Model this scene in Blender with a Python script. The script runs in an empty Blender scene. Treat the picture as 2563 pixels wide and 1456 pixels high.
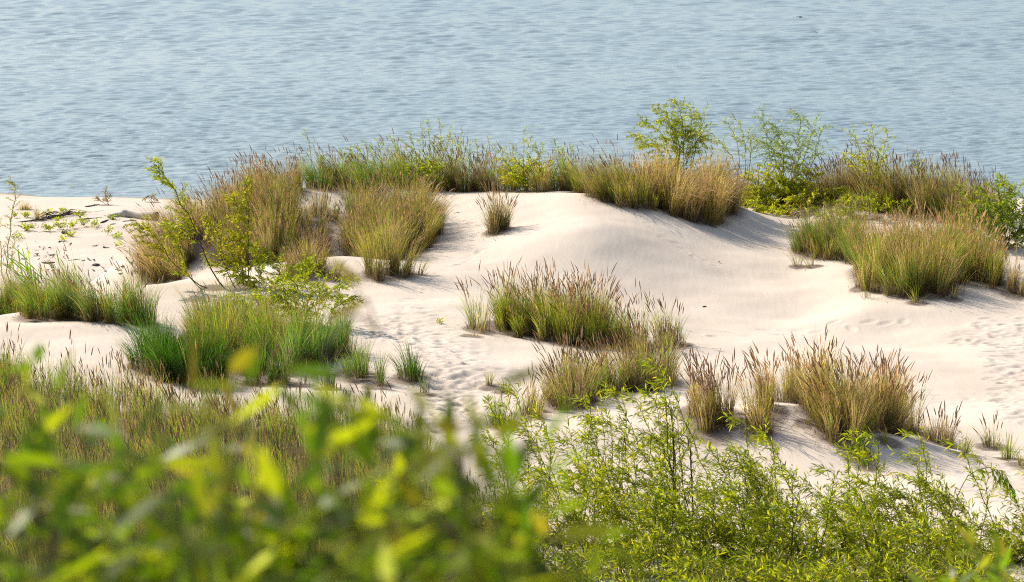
import bpy, math, random
import numpy as np
from mathutils import Vector

# ------------------------------------------------------------------ basics
SEED = 7
rng = np.random.default_rng(SEED)
random.seed(SEED)
scene = bpy.context.scene
col = scene.collection

PW, PH = 2562.0, 1456.0            # layout sheet the photo was measured on
FPX = 7117.0                       # focal length in sheet pixels (100 mm)
CAM = np.array([0.0, 0.0, 12.0])
PITCH = math.atan((PH / 2 + 500.0) / FPX)
FWD = np.array([0.0, math.cos(PITCH), -math.sin(PITCH)])
UPV = np.array([0.0, math.sin(PITCH), math.cos(PITCH)])


def pt(u, v, d):
    """point seen at sheet position (u, v) at forward distance y = d"""
    r = FWD + np.array([1.0, 0, 0]) * ((u - PW / 2) / FPX) + UPV * ((PH / 2 - v) / FPX)
    return CAM + r * (d / r[1])


# ------------------------------------------------------------------ terrain
CTRL_PX = [
    # left patch and the grass ridge over it
    (-150, 800, 42), (0, 797, 42), (150, 800, 42), (300, 812, 41.3), (0, 900, 38.8), (100, 885, 39), (250, 930, 37.4), (330, 890, 38.8),
    (100, 783, 43), (300, 790, 43.2), (400, 780, 43.8), (-150, 900, 38.8),
    # beach at the left
    (-250, 481, 86.5), (0, 482, 86.5), (250, 492, 86), (420, 500, 85.5), (-100, 550, 77), (100, 550, 77), (300, 550, 77), (200, 620, 71.5),
    (50, 650, 69), (300, 680, 66), (200, 690, 65.5), (-150, 680, 66), (0, 690, 65.5),
    # left dune under the big grass
    (360, 716, 46.3), (450, 725, 45.9), (550, 722, 46), (640, 718, 46.2), (720, 720, 46.2), (450, 620, 50), (550, 560, 52), (620, 500, 54),
    (700, 560, 52), (780, 478, 54.8), (840, 500, 54), (830, 560, 51.8), (840, 640, 48.6), (830, 690, 46.8), (700, 470, 55), (420, 600, 50.3),
    # back ridge, middle
    (860, 462, 56), (1000, 462, 56), (1150, 485, 55), (1220, 480, 54.8), (1300, 484, 53.6), (1400, 488, 52.8), (1500, 497, 51.7),
    (960, 700, 46.6), (1050, 692, 47), (1100, 610, 50), (900, 510, 54), (1000, 560, 52),
    (1200, 560, 51.4), (1350, 560, 50.4), (1350, 600, 48.9), (1400, 680, 47.6), (1200, 640, 48.9), (1200, 700, 46.6), (1500, 560, 49.4), (1500, 620, 48.3),
    (1500, 740, 46.5), (1600, 530, 51.3), (1620, 620, 48.9), (1700, 510, 53.9), (1740, 555, 52.2), (1700, 600, 49.9), (1800, 520, 53.5), (1860, 520, 54),
    # bowl, saddle
    (1780, 600, 50.8), (1850, 620, 50.9), (1700, 680, 48.1), (1780, 685, 48.4), (1640, 740, 46.9), (1800, 760, 46.5), (1900, 705, 48.1), (1950, 620, 51.4),
    (1900, 560, 53.9), (2000, 545, 55), (2000, 700, 48.3), (2000, 800, 46), (1900, 820, 44.9),
    # right mound
    (2060, 668, 49.3), (2110, 642, 50.2), (2090, 605, 52), (2190, 605, 51.8), (2160, 690, 47.8), (2150, 770, 45.3), (2300, 757, 45.7), (2500, 750, 46), (2650, 765, 45.6), (2562, 650, 50),
    (2300, 605, 51.4), (2420, 612, 51.2), (2300, 680, 48.2), (2300, 520, 54.6), (2480, 535, 54.2), (2620, 580, 52.8), (2020, 660, 49.8), (2120, 505, 55.5), (2200, 835, 44.2),
    # middle clump
    (1300, 850, 42), (1480, 878, 41.4), (1640, 862, 42), (1450, 806, 43.4), (1560, 820, 43), (1300, 800, 43.6), (1720, 850, 42.4),
    (1100, 740, 45.3), (950, 760, 44.5), (1000, 830, 41.8), (1080, 930, 37.8), (1240, 970, 37.1), (1100, 1000, 36), (1180, 1080, 33.7), (1200, 880, 40.2),
    # lower clump and small mound
    (1400, 1035, 35), (1550, 1000, 36.1), (1680, 985, 36.9), (1510, 1085, 33.4), (1350, 1090, 33.2), (1620, 1080, 33.5),
    (1990, 1010, 34.0), (1940, 1045, 33.5), (1880, 1085, 33.2), (2060, 1060, 33.4), (2120, 1115, 32.6), (2180, 1170, 32.1), (2260, 1060, 36.4), (2400, 1125, 34.5), (2050, 955, 38.8), (1900, 970, 38.3),
    (2300, 900, 40.7), (2050, 900, 40.5), (2400, 1000, 37.6), (2500, 900, 40.8), (2520, 1050, 36), (2650, 950, 39.2), (2650, 1180, 32.4),
    (2000, 1165, 32.1), (1850, 1145, 32.5), (2220, 1255, 29.9), (2520, 1250, 30), (1750, 960, 38.3), (1800, 900, 40.5),
    # foreground
    (2700, 1456, 24.5), (2300, 1456, 24.5), (1900, 1456, 24.5), (1500, 1456, 24.5), (1100, 1456, 24.5), (700, 1456, 24.5), (300, 1456, 24.5), (-150, 1456, 24.5),
    (1800, 1300, 28.2), (1350, 1260, 29), (1000, 1250, 29.2), (600, 1180, 31), (200, 1110, 32.6), (-150, 1110, 32.6), (400, 1250, 29), (0, 1250, 29),
    (-150, 1000, 35.7), (0, 1000, 35.7), (300, 1010, 35.4), (520, 1018, 35.2), (500, 975, 36.9), (660, 975, 36.9), (820, 985, 36.4), (950, 985, 36.4),
    (720, 1010, 35.8), (850, 1040, 34.7), (1000, 1085, 33.4), (900, 900, 39.2), (600, 860, 40.8), (420, 870, 40), (700, 800, 43), (850, 815, 42),
    (500, 770, 44.4),
]
ctrl = [pt(*c) for c in CTRL_PX]
for x in (-9.5, -6, -3):           # hollow and beach behind the left dunes
    ctrl += [np.array([x, 50.0, 1.9 if x < -6.3 else 3.6]), np.array([x, 57.0, 1.15 if x < -5.5 else 3.6])]
for x in (-14, -7, 0, 7, 14):      # the far slope down to the water
    ctrl += [np.array([x, 89.5, -0.35]), np.array([x, 95.0, -0.8]), np.array([x, 86.4, 0.0])]
    if x > -7:
        ctrl += [np.array([x, 61.0, 2.6]), np.array([x, 66.0, 1.4]), np.array([x, 75.0, 0.7])]
for x in (-8, -3, 3, 8):           # the slope up to where the photographer stood
    ctrl += [np.array([x, 0.0, 10.3]), np.array([x, 8.0, 8.9]), np.array([x, 16.0, 6.9]), np.array([x, -8.0, 11.0])]
ctrl = np.array(ctrl)


def tps_kernel(r2):
    return 0.5 * r2 * np.log(r2 + 1e-9)


_cx, _cy = ctrl[:, 0], ctrl[:, 1]
n = len(ctrl)
K = tps_kernel((_cx[:, None] - _cx) ** 2 + (_cy[:, None] - _cy) ** 2) + np.eye(n) * 0.25
Pm = np.stack([np.ones(n), _cx, _cy], 1)
A = np.zeros((n + 3, n + 3))
A[:n, :n] = K
A[:n, n:] = Pm
A[n:, :n] = Pm.T
sol = np.linalg.solve(A, np.concatenate([ctrl[:, 2], np.zeros(3)]))
BASE_Y = [-60, 0, 8, 16, 24.5, 30, 40, 50, 57, 64, 75, 86.4, 90, 100]
BASE_Z = [13, 10.3, 8.9, 6.9, 5.2, 4.5, 4.1, 4.0, 3.8, 1.8, 0.8, 0, -.4, -1.2]


def height(x, y):
    x = np.asarray(x, float)
    y = np.asarray(y, float)
    sh = x.shape
    x, y = x.ravel(), y.ravel()
    out = np.empty_like(x)
    for i in range(0, len(x), 40000):
        xs, ys = x[i:i + 40000], y[i:i + 40000]
        g = tps_kernel((xs[:, None] - _cx) ** 2 + (ys[:, None] - _cy) ** 2)
        z = g @ sol[:n] + sol[n] + sol[n + 1] * xs + sol[n + 2] * ys
        e = np.clip((np.abs(xs) - (np.maximum(ys, 0) * 0.19 + 1.2)) / 5.0, 0, 1)
        e = np.maximum(e, np.clip((-ys - 4) / 4, 0, 1))
        e = e * e * (3 - 2 * e)
        b = np.interp(ys, BASE_Y, BASE_Z) + 0.25 * np.sin(xs * .5 + ys * .3) * np.clip((70 - ys) / 20, 0, 1)
        out[i:i + 40000] = z * (1 - e) + b * e
    return out.reshape(sh)


GX = np.arange(-24, 24.01, 0.25)
GY = np.arange(16, 98.01, 0.25)
GH = height(*np.meshgrid(GX, GY))


def hq(x, y):
    """fast bilinear height"""
    fx = np.clip((np.asarray(x, float) - GX[0]) / .25, 0, len(GX) - 1.001)
    fy = np.clip((np.asarray(y, float) - GY[0]) / .25, 0, len(GY) - 1.001)
    ix, iy = fx.astype(int), fy.astype(int)
    ax, ay = fx - ix, fy - iy
    return (GH[iy, ix] * (1 - ax) + GH[iy, ix + 1] * ax) * (1 - ay) + (GH[iy + 1, ix] * (1 - ax) + GH[iy + 1, ix + 1] * ax) * ay


_D = np.arange(20, 96, 0.06)


def ground(u, v):
    """where the sand is seen at sheet position (u, v)"""
    r = FWD + np.array([1.0, 0, 0]) * ((u - PW / 2) / FPX) + UPV * ((PH / 2 - v) / FPX)
    P = CAM + r[None, :] * (_D / r[1])[:, None]
    gap = P[:, 2] - hq(P[:, 0], P[:, 1])
    if u > 480:                         # everything right of the beach stands on the dunes
        P, gap = P[_D < 58.0], gap[_D < 58.0]
    below = np.nonzero(gap < 0)[0]
    p = P[below[0]] if len(below) else P[np.argmin(gap)]
    return np.array([p[0], p[1], float(height([p[0]], [p[1]])[0])])


# ------------------------------------------------------------------ helpers
def mesh_from(name, V, quads=None, tris=None, colour=None, mat=None, smooth=True):
    me = bpy.data.meshes.new(name)
    V = np.asarray(V, np.float32).reshape(-1, 3)
    quads = np.zeros((0, 4), np.int32) if quads is None else np.asarray(quads, np.int32).reshape(-1, 4)
    tris = np.zeros((0, 3), np.int32) if tris is None else np.asarray(tris, np.int32).reshape(-1, 3)
    me.vertices.add(len(V))
    me.vertices.foreach_set("co", V.ravel())
    nl = quads.size + tris.size
    me.loops.add(nl)
    me.loops.foreach_set("vertex_index", np.concatenate([quads.ravel(), tris.ravel()]))
    nf = len(quads) + len(tris)
    me.polygons.add(nf)
    ls = np.concatenate([np.arange(len(quads)) * 4, quads.size + np.arange(len(tris)) * 3]).astype(np.int32)
    me.polygons.foreach_set("loop_start", ls)
    me.polygons.foreach_set("use_smooth", np.full(nf, smooth, bool))
    me.update(calc_edges=True)
    if colour is not None:
        at = me.attributes.new("tint", 'FLOAT_COLOR', 'POINT')
        c = np.ones((len(V), 4), np.float32)
        c[:, :3] = np.asarray(colour).reshape(-1, 3)
        at.data.foreach_set("color", c.ravel())
    if mat:
        me.materials.append(mat)
    return me


def link(name, me, parent=None, loc=None):
    o = bpy.data.objects.new(name, me)
    col.objects.link(o)
    if parent is not None:
        o.parent = parent
    if loc is not None:
        o.location = loc
    return o


def tag(o, label=None, cat=None, group=None, kind=None):
    for k, v in (("label", label), ("category", cat), ("group", group), ("kind", kind)):
        if v:
            o[k] = v
    return o


def empty(name, loc):
    o = bpy.data.objects.new(name, None)
    o.empty_display_size = 0.1
    col.objects.link(o)
    o.location = [float(a) for a in loc]
    return o


class Bag:
    """collects geometry for one mesh"""
    def __init__(self):
        self.V, self.Q, self.T, self.C, self.n = [], [], [], [], 0

    def add(self, V, Q=None, T=None, C=None):
        V = np.asarray(V, float).reshape(-1, 3)
        self.V.append(V)
        if Q is not None and len(Q):
            self.Q.append(np.asarray(Q).reshape(-1, 4) + self.n)
        if T is not None and len(T):
            self.T.append(np.asarray(T).reshape(-1, 3) + self.n)
        C = np.ones((len(V), 3)) * .5 if C is None else np.broadcast_to(np.asarray(C, float), (len(V), 3)) if np.ndim(C) == 1 else np.asarray(C).reshape(-1, 3)
        self.C.append(C)
        self.n += len(V)

    def mesh(self, name, mat, origin=(0, 0, 0), smooth=True):
        return mesh_from(name, np.concatenate(self.V) - np.asarray(origin), np.concatenate(self.Q) if self.Q else None,
                         np.concatenate(self.T) if self.T else None, np.concatenate(self.C), mat, smooth)


# ------------------------------------------------------------------ materials
def new_mat(name):
    m = bpy.data.materials.new(name)
    m.use_nodes = True
    nt = m.node_tree
    nt.nodes.clear()
    out = nt.nodes.new('ShaderNodeOutputMaterial')
    return m, nt, out


def foliage_mat(name, trans, gloss, rough, jitter=0.25, boost=1.0, warm=(1.25, 1.15, .7)):
    m, nt, out = new_mat(name)
    N, L = nt.nodes.new, nt.links.new
    at = N('ShaderNodeAttribute')
    at.attribute_name = 'tint'
    tc = N('ShaderNodeTexCoord')
    no = N('ShaderNodeTexNoise')
    no.inputs['Scale'].default_value = 6
    no.inputs['Detail'].default_value = 2
    L(tc.outputs['Object'], no.inputs['Vector'])
    mr = N('ShaderNodeMapRange')
    mr.inputs['From Min'].default_value = .3
    mr.inputs['From Max'].default_value = .7
    mr.inputs['To Min'].default_value = 1 - jitter
    mr.inputs['To Max'].default_value = 1 + jitter
    L(no.outputs['Fac'], mr.inputs['Value'])
    mx = N('ShaderNodeVectorMath')
    mx.operation = 'SCALE'
    L(at.outputs['Color'], mx.inputs[0])
    L(mr.outputs[0], mx.inputs['Scale'])
    df, tr, gl = N('ShaderNodeBsdfDiffuse'), N('ShaderNodeBsdfTranslucent'), N('ShaderNodeBsdfGlossy')
    bo = N('ShaderNodeVectorMath')
    bo.operation = 'MULTIPLY'
    bo.inputs[1].default_value = tuple(boost * k for k in warm)
    L(mx.outputs[0], bo.inputs[0])
    L(mx.outputs[0], df.inputs['Color'])
    L(bo.outputs[0], tr.inputs['Color'])
    gl.inputs['Color'].default_value = (.9, .9, .85, 1)
    gl.inputs['Roughness'].default_value = rough
    m1, m2 = N('ShaderNodeMixShader'), N('ShaderNodeMixShader')
    m1.inputs[0].default_value = trans
    L(df.outputs[0], m1.inputs[1])
    L(tr.outputs[0], m1.inputs[2])
    m2.inputs[0].default_value = gloss
    L(m1.outputs[0], m2.inputs[1])
    L(gl.outputs[0], m2.inputs[2])
    L(m2.outputs[0], out.inputs['Surface'])
    return m


M_GRASS = foliage_mat('grass_blade', .49, .02, .4, .25, 1.85, (1.14, 1.12, .62))
M_HEAD = foliage_mat('seed_head', .48, .01, .6, .2, 1.45, (1.05, 1.0, .8))
M_LEAF = foliage_mat('willow_leaf', .6, .025, .4, .18, 1.85, (1.15, 1.15, .5))


def wood_mat(name, scale, bump):
    m, nt, out = new_mat(name)
    N, L = nt.nodes.new, nt.links.new
    at = N('ShaderNodeAttribute')
    at.attribute_name = 'tint'
    tc = N('ShaderNodeTexCoord')
    no = N('ShaderNodeTexNoise')
    no.inputs['Scale'].default_value = scale
    no.inputs['Detail'].default_value = 5
    L(tc.outputs['Object'], no.inputs['Vector'])
    mr = N('ShaderNodeMapRange')
    mr.inputs['To Min'].default_value = .55
    mr.inputs['To Max'].default_value = 1.4
    L(no.outputs['Fac'], mr.inputs['Value'])
    mx = N('ShaderNodeVectorMath')
    mx.operation = 'SCALE'
    L(at.outputs['Color'], mx.inputs[0])
    L(mr.outputs[0], mx.inputs['Scale'])
    b = N('ShaderNodeBsdfPrincipled')
    b.inputs['Roughness'].default_value = .8
    L(mx.outputs[0], b.inputs['Base Color'])
    bp = N('ShaderNodeBump')
    bp.inputs['Strength'].default_value = bump
    bp.inputs['Distance'].default_value = .01
    L(no.outputs['Fac'], bp.inputs['Height'])
    L(bp.outputs[0], b.inputs['Normal'])
    L(b.outputs[0], out.inputs['Surface'])
    return m


M_BARK = wood_mat('bark', 30, .3)
M_DRIFT = wood_mat('driftwood', 14, .8)
M_STONE = wood_mat('stone', 25, .6)
M_FEATHER = wood_mat('feather', 20, .1)


def sand_mat():
    m, nt, out = new_mat('sand')
    N, L = nt.nodes.new, nt.links.new
    geo = N('ShaderNodeNewGeometry')
    at = N('ShaderNodeAttribute')
    at.attribute_name = 'tint'          # r: plant litter in the sand, g: damp sand
    sep = N('ShaderNodeSeparateColor')
    L(at.outputs['Color'], sep.inputs[0])
    n1 = N('ShaderNodeTexNoise')
    n1.inputs['Scale'].default_value = .55
    n1.inputs['Detail'].default_value = 6
    n1.inputs['Roughness'].default_value = .6
    L(geo.outputs['Position'], n1.inputs['Vector'])
    r1 = N('ShaderNodeValToRGB')
    r1.color_ramp.elements[0].position = .3
    r1.color_ramp.elements[0].color = (.69, .572, .455, 1)
    r1.color_ramp.elements[1].position = .7
    r1.color_ramp.elements[1].color = (.80, .678, .543, 1)
    L(n1.outputs['Fac'], r1.inputs[0])
    # grain
    n2 = N('ShaderNodeTexNoise')
    n2.inputs['Scale'].default_value = 55
    n2.inputs['Detail'].default_value = 4
    n2.inputs['Roughness'].default_value = .7
    L(geo.outputs['Position'], n2.inputs['Vector'])
    g = N('ShaderNodeMapRange')
    g.inputs['From Min'].default_value = .3
    g.inputs['From Max'].default_value = .7
    g.inputs['To Min'].default_value = .9
    g.inputs['To Max'].default_value = 1.08
    L(n2.outputs['Fac'], g.inputs['Value'])
    sc = N('ShaderNodeVectorMath')
    sc.operation = 'SCALE'
    L(r1.outputs[0], sc.inputs[0])
    L(g.outputs[0], sc.inputs['Scale'])
    # specks of dark plant crumbs
    vo = N('ShaderNodeTexVoronoi')
    vo.inputs['Scale'].default_value = 7.0
    L(geo.outputs['Position'], vo.inputs['Vector'])
    nz = N('ShaderNodeTexNoise')
    nz.inputs['Scale'].default_value = .8
    nz.inputs['Detail'].default_value = 3
    L(geo.outputs['Position'], nz.inputs['Vector'])
    thr = N('ShaderNodeMapRange')
    thr.inputs['From Min'].default_value = .45
    thr.inputs['From Max'].default_value = .75
    thr.inputs['To Min'].default_value = .0
    thr.inputs['To Max'].default_value = .16
    L(nz.outputs['Fac'], thr.inputs['Value'])
    lt = N('ShaderNodeMath')
    lt.operation = 'LESS_THAN'
    L(vo.outputs['Distance'], lt.inputs[0])
    L(thr.outputs[0], lt.inputs[1])
    spk = N('ShaderNodeMath')
    spk.operation = 'MULTIPLY'
    spk.inputs[1].default_value = .55
    L(lt.outputs[0], spk.inputs[0])
    mxs = N('ShaderNodeMix')
    mxs.data_type = 'RGBA'
    L(spk.outputs[0], mxs.inputs['Factor'])
    L(sc.outputs[0], mxs.inputs['A'])
    mxs.inputs['B'].default_value = (.13, .09, .065, 1)
    # litter under the plants
    nl = N('ShaderNodeTexNoise')
    nl.inputs['Scale'].default_value = 22
    nl.inputs['Detail'].default_value = 4
    L(geo.outputs['Position'], nl.inputs['Vector'])
    ml = N('ShaderNodeMath')
    ml.operation = 'MULTIPLY_ADD'
    L(sep.outputs['Red'], ml.inputs[0])
    ml.inputs[1].default_value = 2.0
    L(nl.outputs['Fac'], ml.inputs[2])
    ml2 = N('ShaderNodeMapRange')
    ml2.inputs['From Min'].default_value = .85
    ml2.inputs['From Max'].default_value = 1.6
    ml2.inputs['To Max'].default_value = .8
    L(ml.outputs[0], ml2.inputs['Value'])
    mxl = N('ShaderNodeMix')
    mxl.data_type = 'RGBA'
    L(ml2.outputs[0], mxl.inputs['Factor'])
    L(mxs.outputs['Result'], mxl.inputs['A'])
    mxl.inputs['B'].default_value = (.17, .12, .085, 1)
    mxd = N('ShaderNodeMix')
    mxd.data_type = 'RGBA'
    L(sep.outputs['Green'], mxd.inputs['Factor'])
    L(mxl.outputs['Result'], mxd.inputs['A'])
    mxd.inputs['B'].default_value = (.3, .235, .17, 1)
    b = N('ShaderNodeBsdfPrincipled')
    b.inputs['Roughness'].default_value = .95
    b.inputs['Specular IOR Level'].default_value = .15
    L(mxd.outputs['Result'], b.inputs['Base Color'])
    # wind ripples + grain
    mp = N('ShaderNodeMapping')
    mp.inputs['Rotation'].default_value = (0, 0, math.radians(58))
    mp.inputs['Scale'].default_value = (1, .18, 1)
    L(geo.outputs['Position'], mp.inputs['Vector'])
    rp = N('ShaderNodeTexNoise')
    rp.inputs['Scale'].default_value = 6.5
    rp.inputs['Detail'].default_value = 3
    L(mp.outputs[0], rp.inputs['Vector'])
    ad = N('ShaderNodeMath')
    ad.operation = 'MULTIPLY_ADD'
    L(n2.outputs['Fac'], ad.inputs[0])
    ad.inputs[1].default_value = .22
    L(rp.outputs['Fac'], ad.inputs[2])
    bp = N('ShaderNodeBump')
    bp.inputs['Strength'].default_value = .22
    bp.inputs['Distance'].default_value = .04
    L(ad.outputs[0], bp.inputs['Height'])
    L(bp.outputs[0], b.inputs['Normal'])
    L(b.outputs[0], out.inputs['Surface'])
    return m


def water_mat():
    m, nt, out = new_mat('lagoon_water')
    N, L = nt.nodes.new, nt.links.new
    geo = N('ShaderNodeNewGeometry')
    mp = N('ShaderNodeMapping')
    mp.inputs['Scale'].default_value = (.55, 1.0, 1)
    mp.inputs['Rotation'].default_value = (0, 0, math.radians(8))
    L(geo.outputs['Position'], mp.inputs['Vector'])
    n1 = N('ShaderNodeTexNoise')
    n1.inputs['Scale'].default_value = 5.0
    n1.inputs['Detail'].default_value = 4
    n1.inputs['Roughness'].default_value = .55
    n1.inputs['Distortion'].default_value = .4
    L(mp.outputs[0], n1.inputs['Vector'])
    bp = N('ShaderNodeBump')
    bp.inputs['Strength'].default_value = .5
    bp.inputs['Distance'].default_value = .08
    L(n1.outputs['Fac'], bp.inputs['Height'])
    # large calm / ruffled patches
    n2 = N('ShaderNodeTexNoise')
    n2.inputs['Scale'].default_value = .05
    n2.inputs['Detail'].default_value = 3
    mp2 = N('ShaderNodeMapping')
    mp2.inputs['Scale'].default_value = (.5, 1.0, 1)
    L(geo.outputs['Position'], mp2.inputs['Vector'])
    L(mp2.outputs[0], n2.inputs['Vector'])
    ms = N('ShaderNodeMapRange')
    ms.inputs['From Min'].default_value = .35
    ms.inputs['From Max'].default_value = .65
    ms.inputs['To Min'].default_value = .3
    ms.inputs['To Max'].default_value = .5
    L(n2.outputs['Fac'], ms.inputs['Value'])
    sxyz = N('ShaderNodeSeparateXYZ')
    L(geo.outputs['Position'], sxyz.inputs[0])
    fy = N('ShaderNodeMapRange')        # ripples narrower than a pixel average out far from shore
    fy.inputs['From Min'].default_value = 85
    fy.inputs['From Max'].default_value = 190
    fy.inputs['To Min'].default_value = 1
    fy.inputs['To Max'].default_value = .6
    L(sxyz.outputs['Y'], fy.inputs['Value'])
    mf = N('ShaderNodeMath')
    mf.operation = 'MULTIPLY'
    L(ms.outputs[0], mf.inputs[0])
    L(fy.outputs[0], mf.inputs[1])
    L(mf.outputs[0], bp.inputs['Strength'])
    rr = N('ShaderNodeValToRGB')
    rr.color_ramp.elements[0].position = .35
    rr.color_ramp.elements[0].color = (.29, .378, .395, 1)
    rr.color_ramp.elements[1].position = .65
    rr.color_ramp.elements[1].color = (.36, .445, .452, 1)
    L(n2.outputs['Fac'], rr.inputs[0])
    b = N('ShaderNodeBsdfPrincipled')
    L(rr.outputs[0], b.inputs['Base Color'])
    b.inputs['Roughness'].default_value = .22
    b.inputs['Specular IOR Level'].default_value = .8
    b.inputs['IOR'].default_value = 1.333
    L(bp.outputs[0], b.inputs['Normal'])
    L(b.outputs[0], out.inputs['Surface'])
    return m


# ------------------------------------------------------------------ grass
PAL = {  # root, middle, tip
    'green': ((.17, .12, .06), (.085, .185, .018), (.15, .20, .030)),
    'dark': ((.07, .07, .025), (.026, .082, .007), (.058, .125, .013)),
    'lime': ((.19, .16, .04), (.190, .260, .016), (.26, .27, .035)),
    'blue': ((.16, .12, .07), (.085, .165, .045), (.14, .21, .065)),
    'brown': ((.13, .095, .068), (.235, .170, .095), (.32, .235, .135)),
    'straw': ((.20, .14, .08), (.37, .275, .14), (.49, .37, .20)),
    'olive': ((.15, .105, .05), (.185, .175, .020), (.25, .215, .040)),
    'mauve': ((.12, .088, .08), (.205, .145, .110), (.28, .205, .145)),
}
PAL = {k: np.array(v) for k, v in PAL.items()}
HEADC = {'tan': (.47, .345, .215), 'straw': (.62, .47, .29), 'dark': (.30, .215, .14), 'mauve': (.40, .295, .215)}


def pick(mix, m):
    ks = list(mix)
    p = np.array([mix[k] for k in ks], float)
    idx = rng.choice(len(ks), m, p=p / p.sum())
    return np.stack([PAL[k] for k in ks])[idx]


def ribbons(bag, base, h, lean, power, droop, width, c3, k=4, face=None):
    """m tapering blades: base (m,3), height (m), lean (m,2) tip offset / height"""
    m = len(base)
    if m == 0:
        return None
    t = np.linspace(0, 1, k + 1)
    z = h[:, None] * (t[None] - droop[:, None] * t[None] ** 3)
    off = (t[None] ** power[:, None])[..., None] * lean[:, None, :] * h[:, None, None]
    P = np.empty((m, k + 1, 3))
    P[:, :, :2] = base[:, None, :2] + off
    P[:, :, 2] = base[:, None, 2] + z
    a = rng.uniform(0, 2 * np.pi, m) if face is None else face
    S = np.stack([np.cos(a), np.sin(a), np.zeros(m)], 1)
    w = width[:, None] * np.array([.75, 1, .9, .62, .12])[None, :] if k == 4 else width[:, None] * (1 - .88 * t[None] ** 1.6)
    L_, R_ = P - S[:, None] * w[..., None] * .5, P + S[:, None] * w[..., None] * .5
    V = np.stack([L_, R_], 2).reshape(-1, 3)
    i = np.arange(m)[:, None] * (k + 1) * 2 + np.arange(k)[None] * 2
    Q = np.stack([i, i + 1, i + 3, i + 2], -1).reshape(-1, 4)
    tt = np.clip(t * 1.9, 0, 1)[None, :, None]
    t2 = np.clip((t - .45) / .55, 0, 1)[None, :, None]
    C = (c3[:, None, 0] * .62 * (1 - tt) + c3[:, None, 1] * tt) * (1 - t2) + c3[:, None, 2] * t2  # brown root colour, darkened further to suggest shade low in the clump
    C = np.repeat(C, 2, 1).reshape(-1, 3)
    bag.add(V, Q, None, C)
    return P


def spikes(bag, P0, D, length, rad, colr, bend):
    """seed heads: m spindles from P0 along D, bending by bend (m,3)"""
    m = len(P0)
    if m == 0:
        return
    ts = np.array([0, .18, .5, .8, 1.0])
    rs = np.array([.25, .85, 1.0, .6, .06])
    ref = np.where(np.abs(D[:, :1]) > .8, [[0, 1.0, 0]], [[1.0, 0, 0]])
    A_ = np.cross(D, ref)
    A_ /= np.linalg.norm(A_, axis=1, keepdims=True)
    B_ = np.cross(D, A_)
    ang = np.arange(4) * np.pi / 2
    C0 = P0[:, None] + D[:, None] * (ts[None] * length[:, None])[..., None] + bend[:, None] * ((ts ** 2)[None] * length[:, None])[..., None]
    ring = (A_[:, None, None] * np.cos(ang)[None, None, :, None] + B_[:, None, None] * np.sin(ang)[None, None, :, None])
    jit = rng.uniform(.75, 1.25, (m, 5, 4, 1))
    V = C0[:, :, None] + ring * jit * (rs[None] * rad[:, None])[:, :, None, None]
    V = V.reshape(-1, 3)
    b = np.arange(m)[:, None, None] * 20 + np.arange(4)[None, :, None] * 4
    j = np.arange(4)[None, None]
    Q = np.stack([b + j, b + (j + 1) % 4, b + 4 + (j + 1) % 4, b + 4 + j], -1).reshape(-1, 4)
    C = np.repeat(colr[:, None], 20, 1) * rng.uniform(.8, 1.2, (m, 20, 1))
    bag.add(V, Q, None, C.reshape(-1, 3))


LITTER = []      # (x, y, rx, ry) discs where dead plant matter lies in the sand


def ell_world(e):
    u, v, ru, rd = e
    g = ground(u, v)
    return g[0], g[1], ru * g[1] / FPX, rd


def tufts_in(ells, dens):
    """tuft centres in a union of ground ellipses -> xy, edge (0 centre .. 1 rim), outward dir"""
    XY, E, O = [], [], []
    for (x, y, rx, ry) in ells:
        m = max(1, int(dens * math.pi * rx * ry + .5))
        r = rng.uniform(0, 1, m) ** .56 * np.where(rng.uniform(0, 1, m) < .09, rng.uniform(1.05, 1.5, m), 1)
        wob = rng.uniform(0, 2 * np.pi)
        a = rng.uniform(0, 2 * np.pi, m)
        r2 = r * (1 + .18 * np.sin(3 * a + wob) + .10 * np.sin(7 * a + wob * 2))
        XY.append(np.stack([x + rx * r2 * np.cos(a), y + ry * r2 * np.sin(a)], 1))
        E.append(r)
        O.append(np.stack([np.cos(a), np.sin(a)], 1) * r[:, None])
    return np.concatenate(XY), np.concatenate(E), np.concatenate(O)


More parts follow.
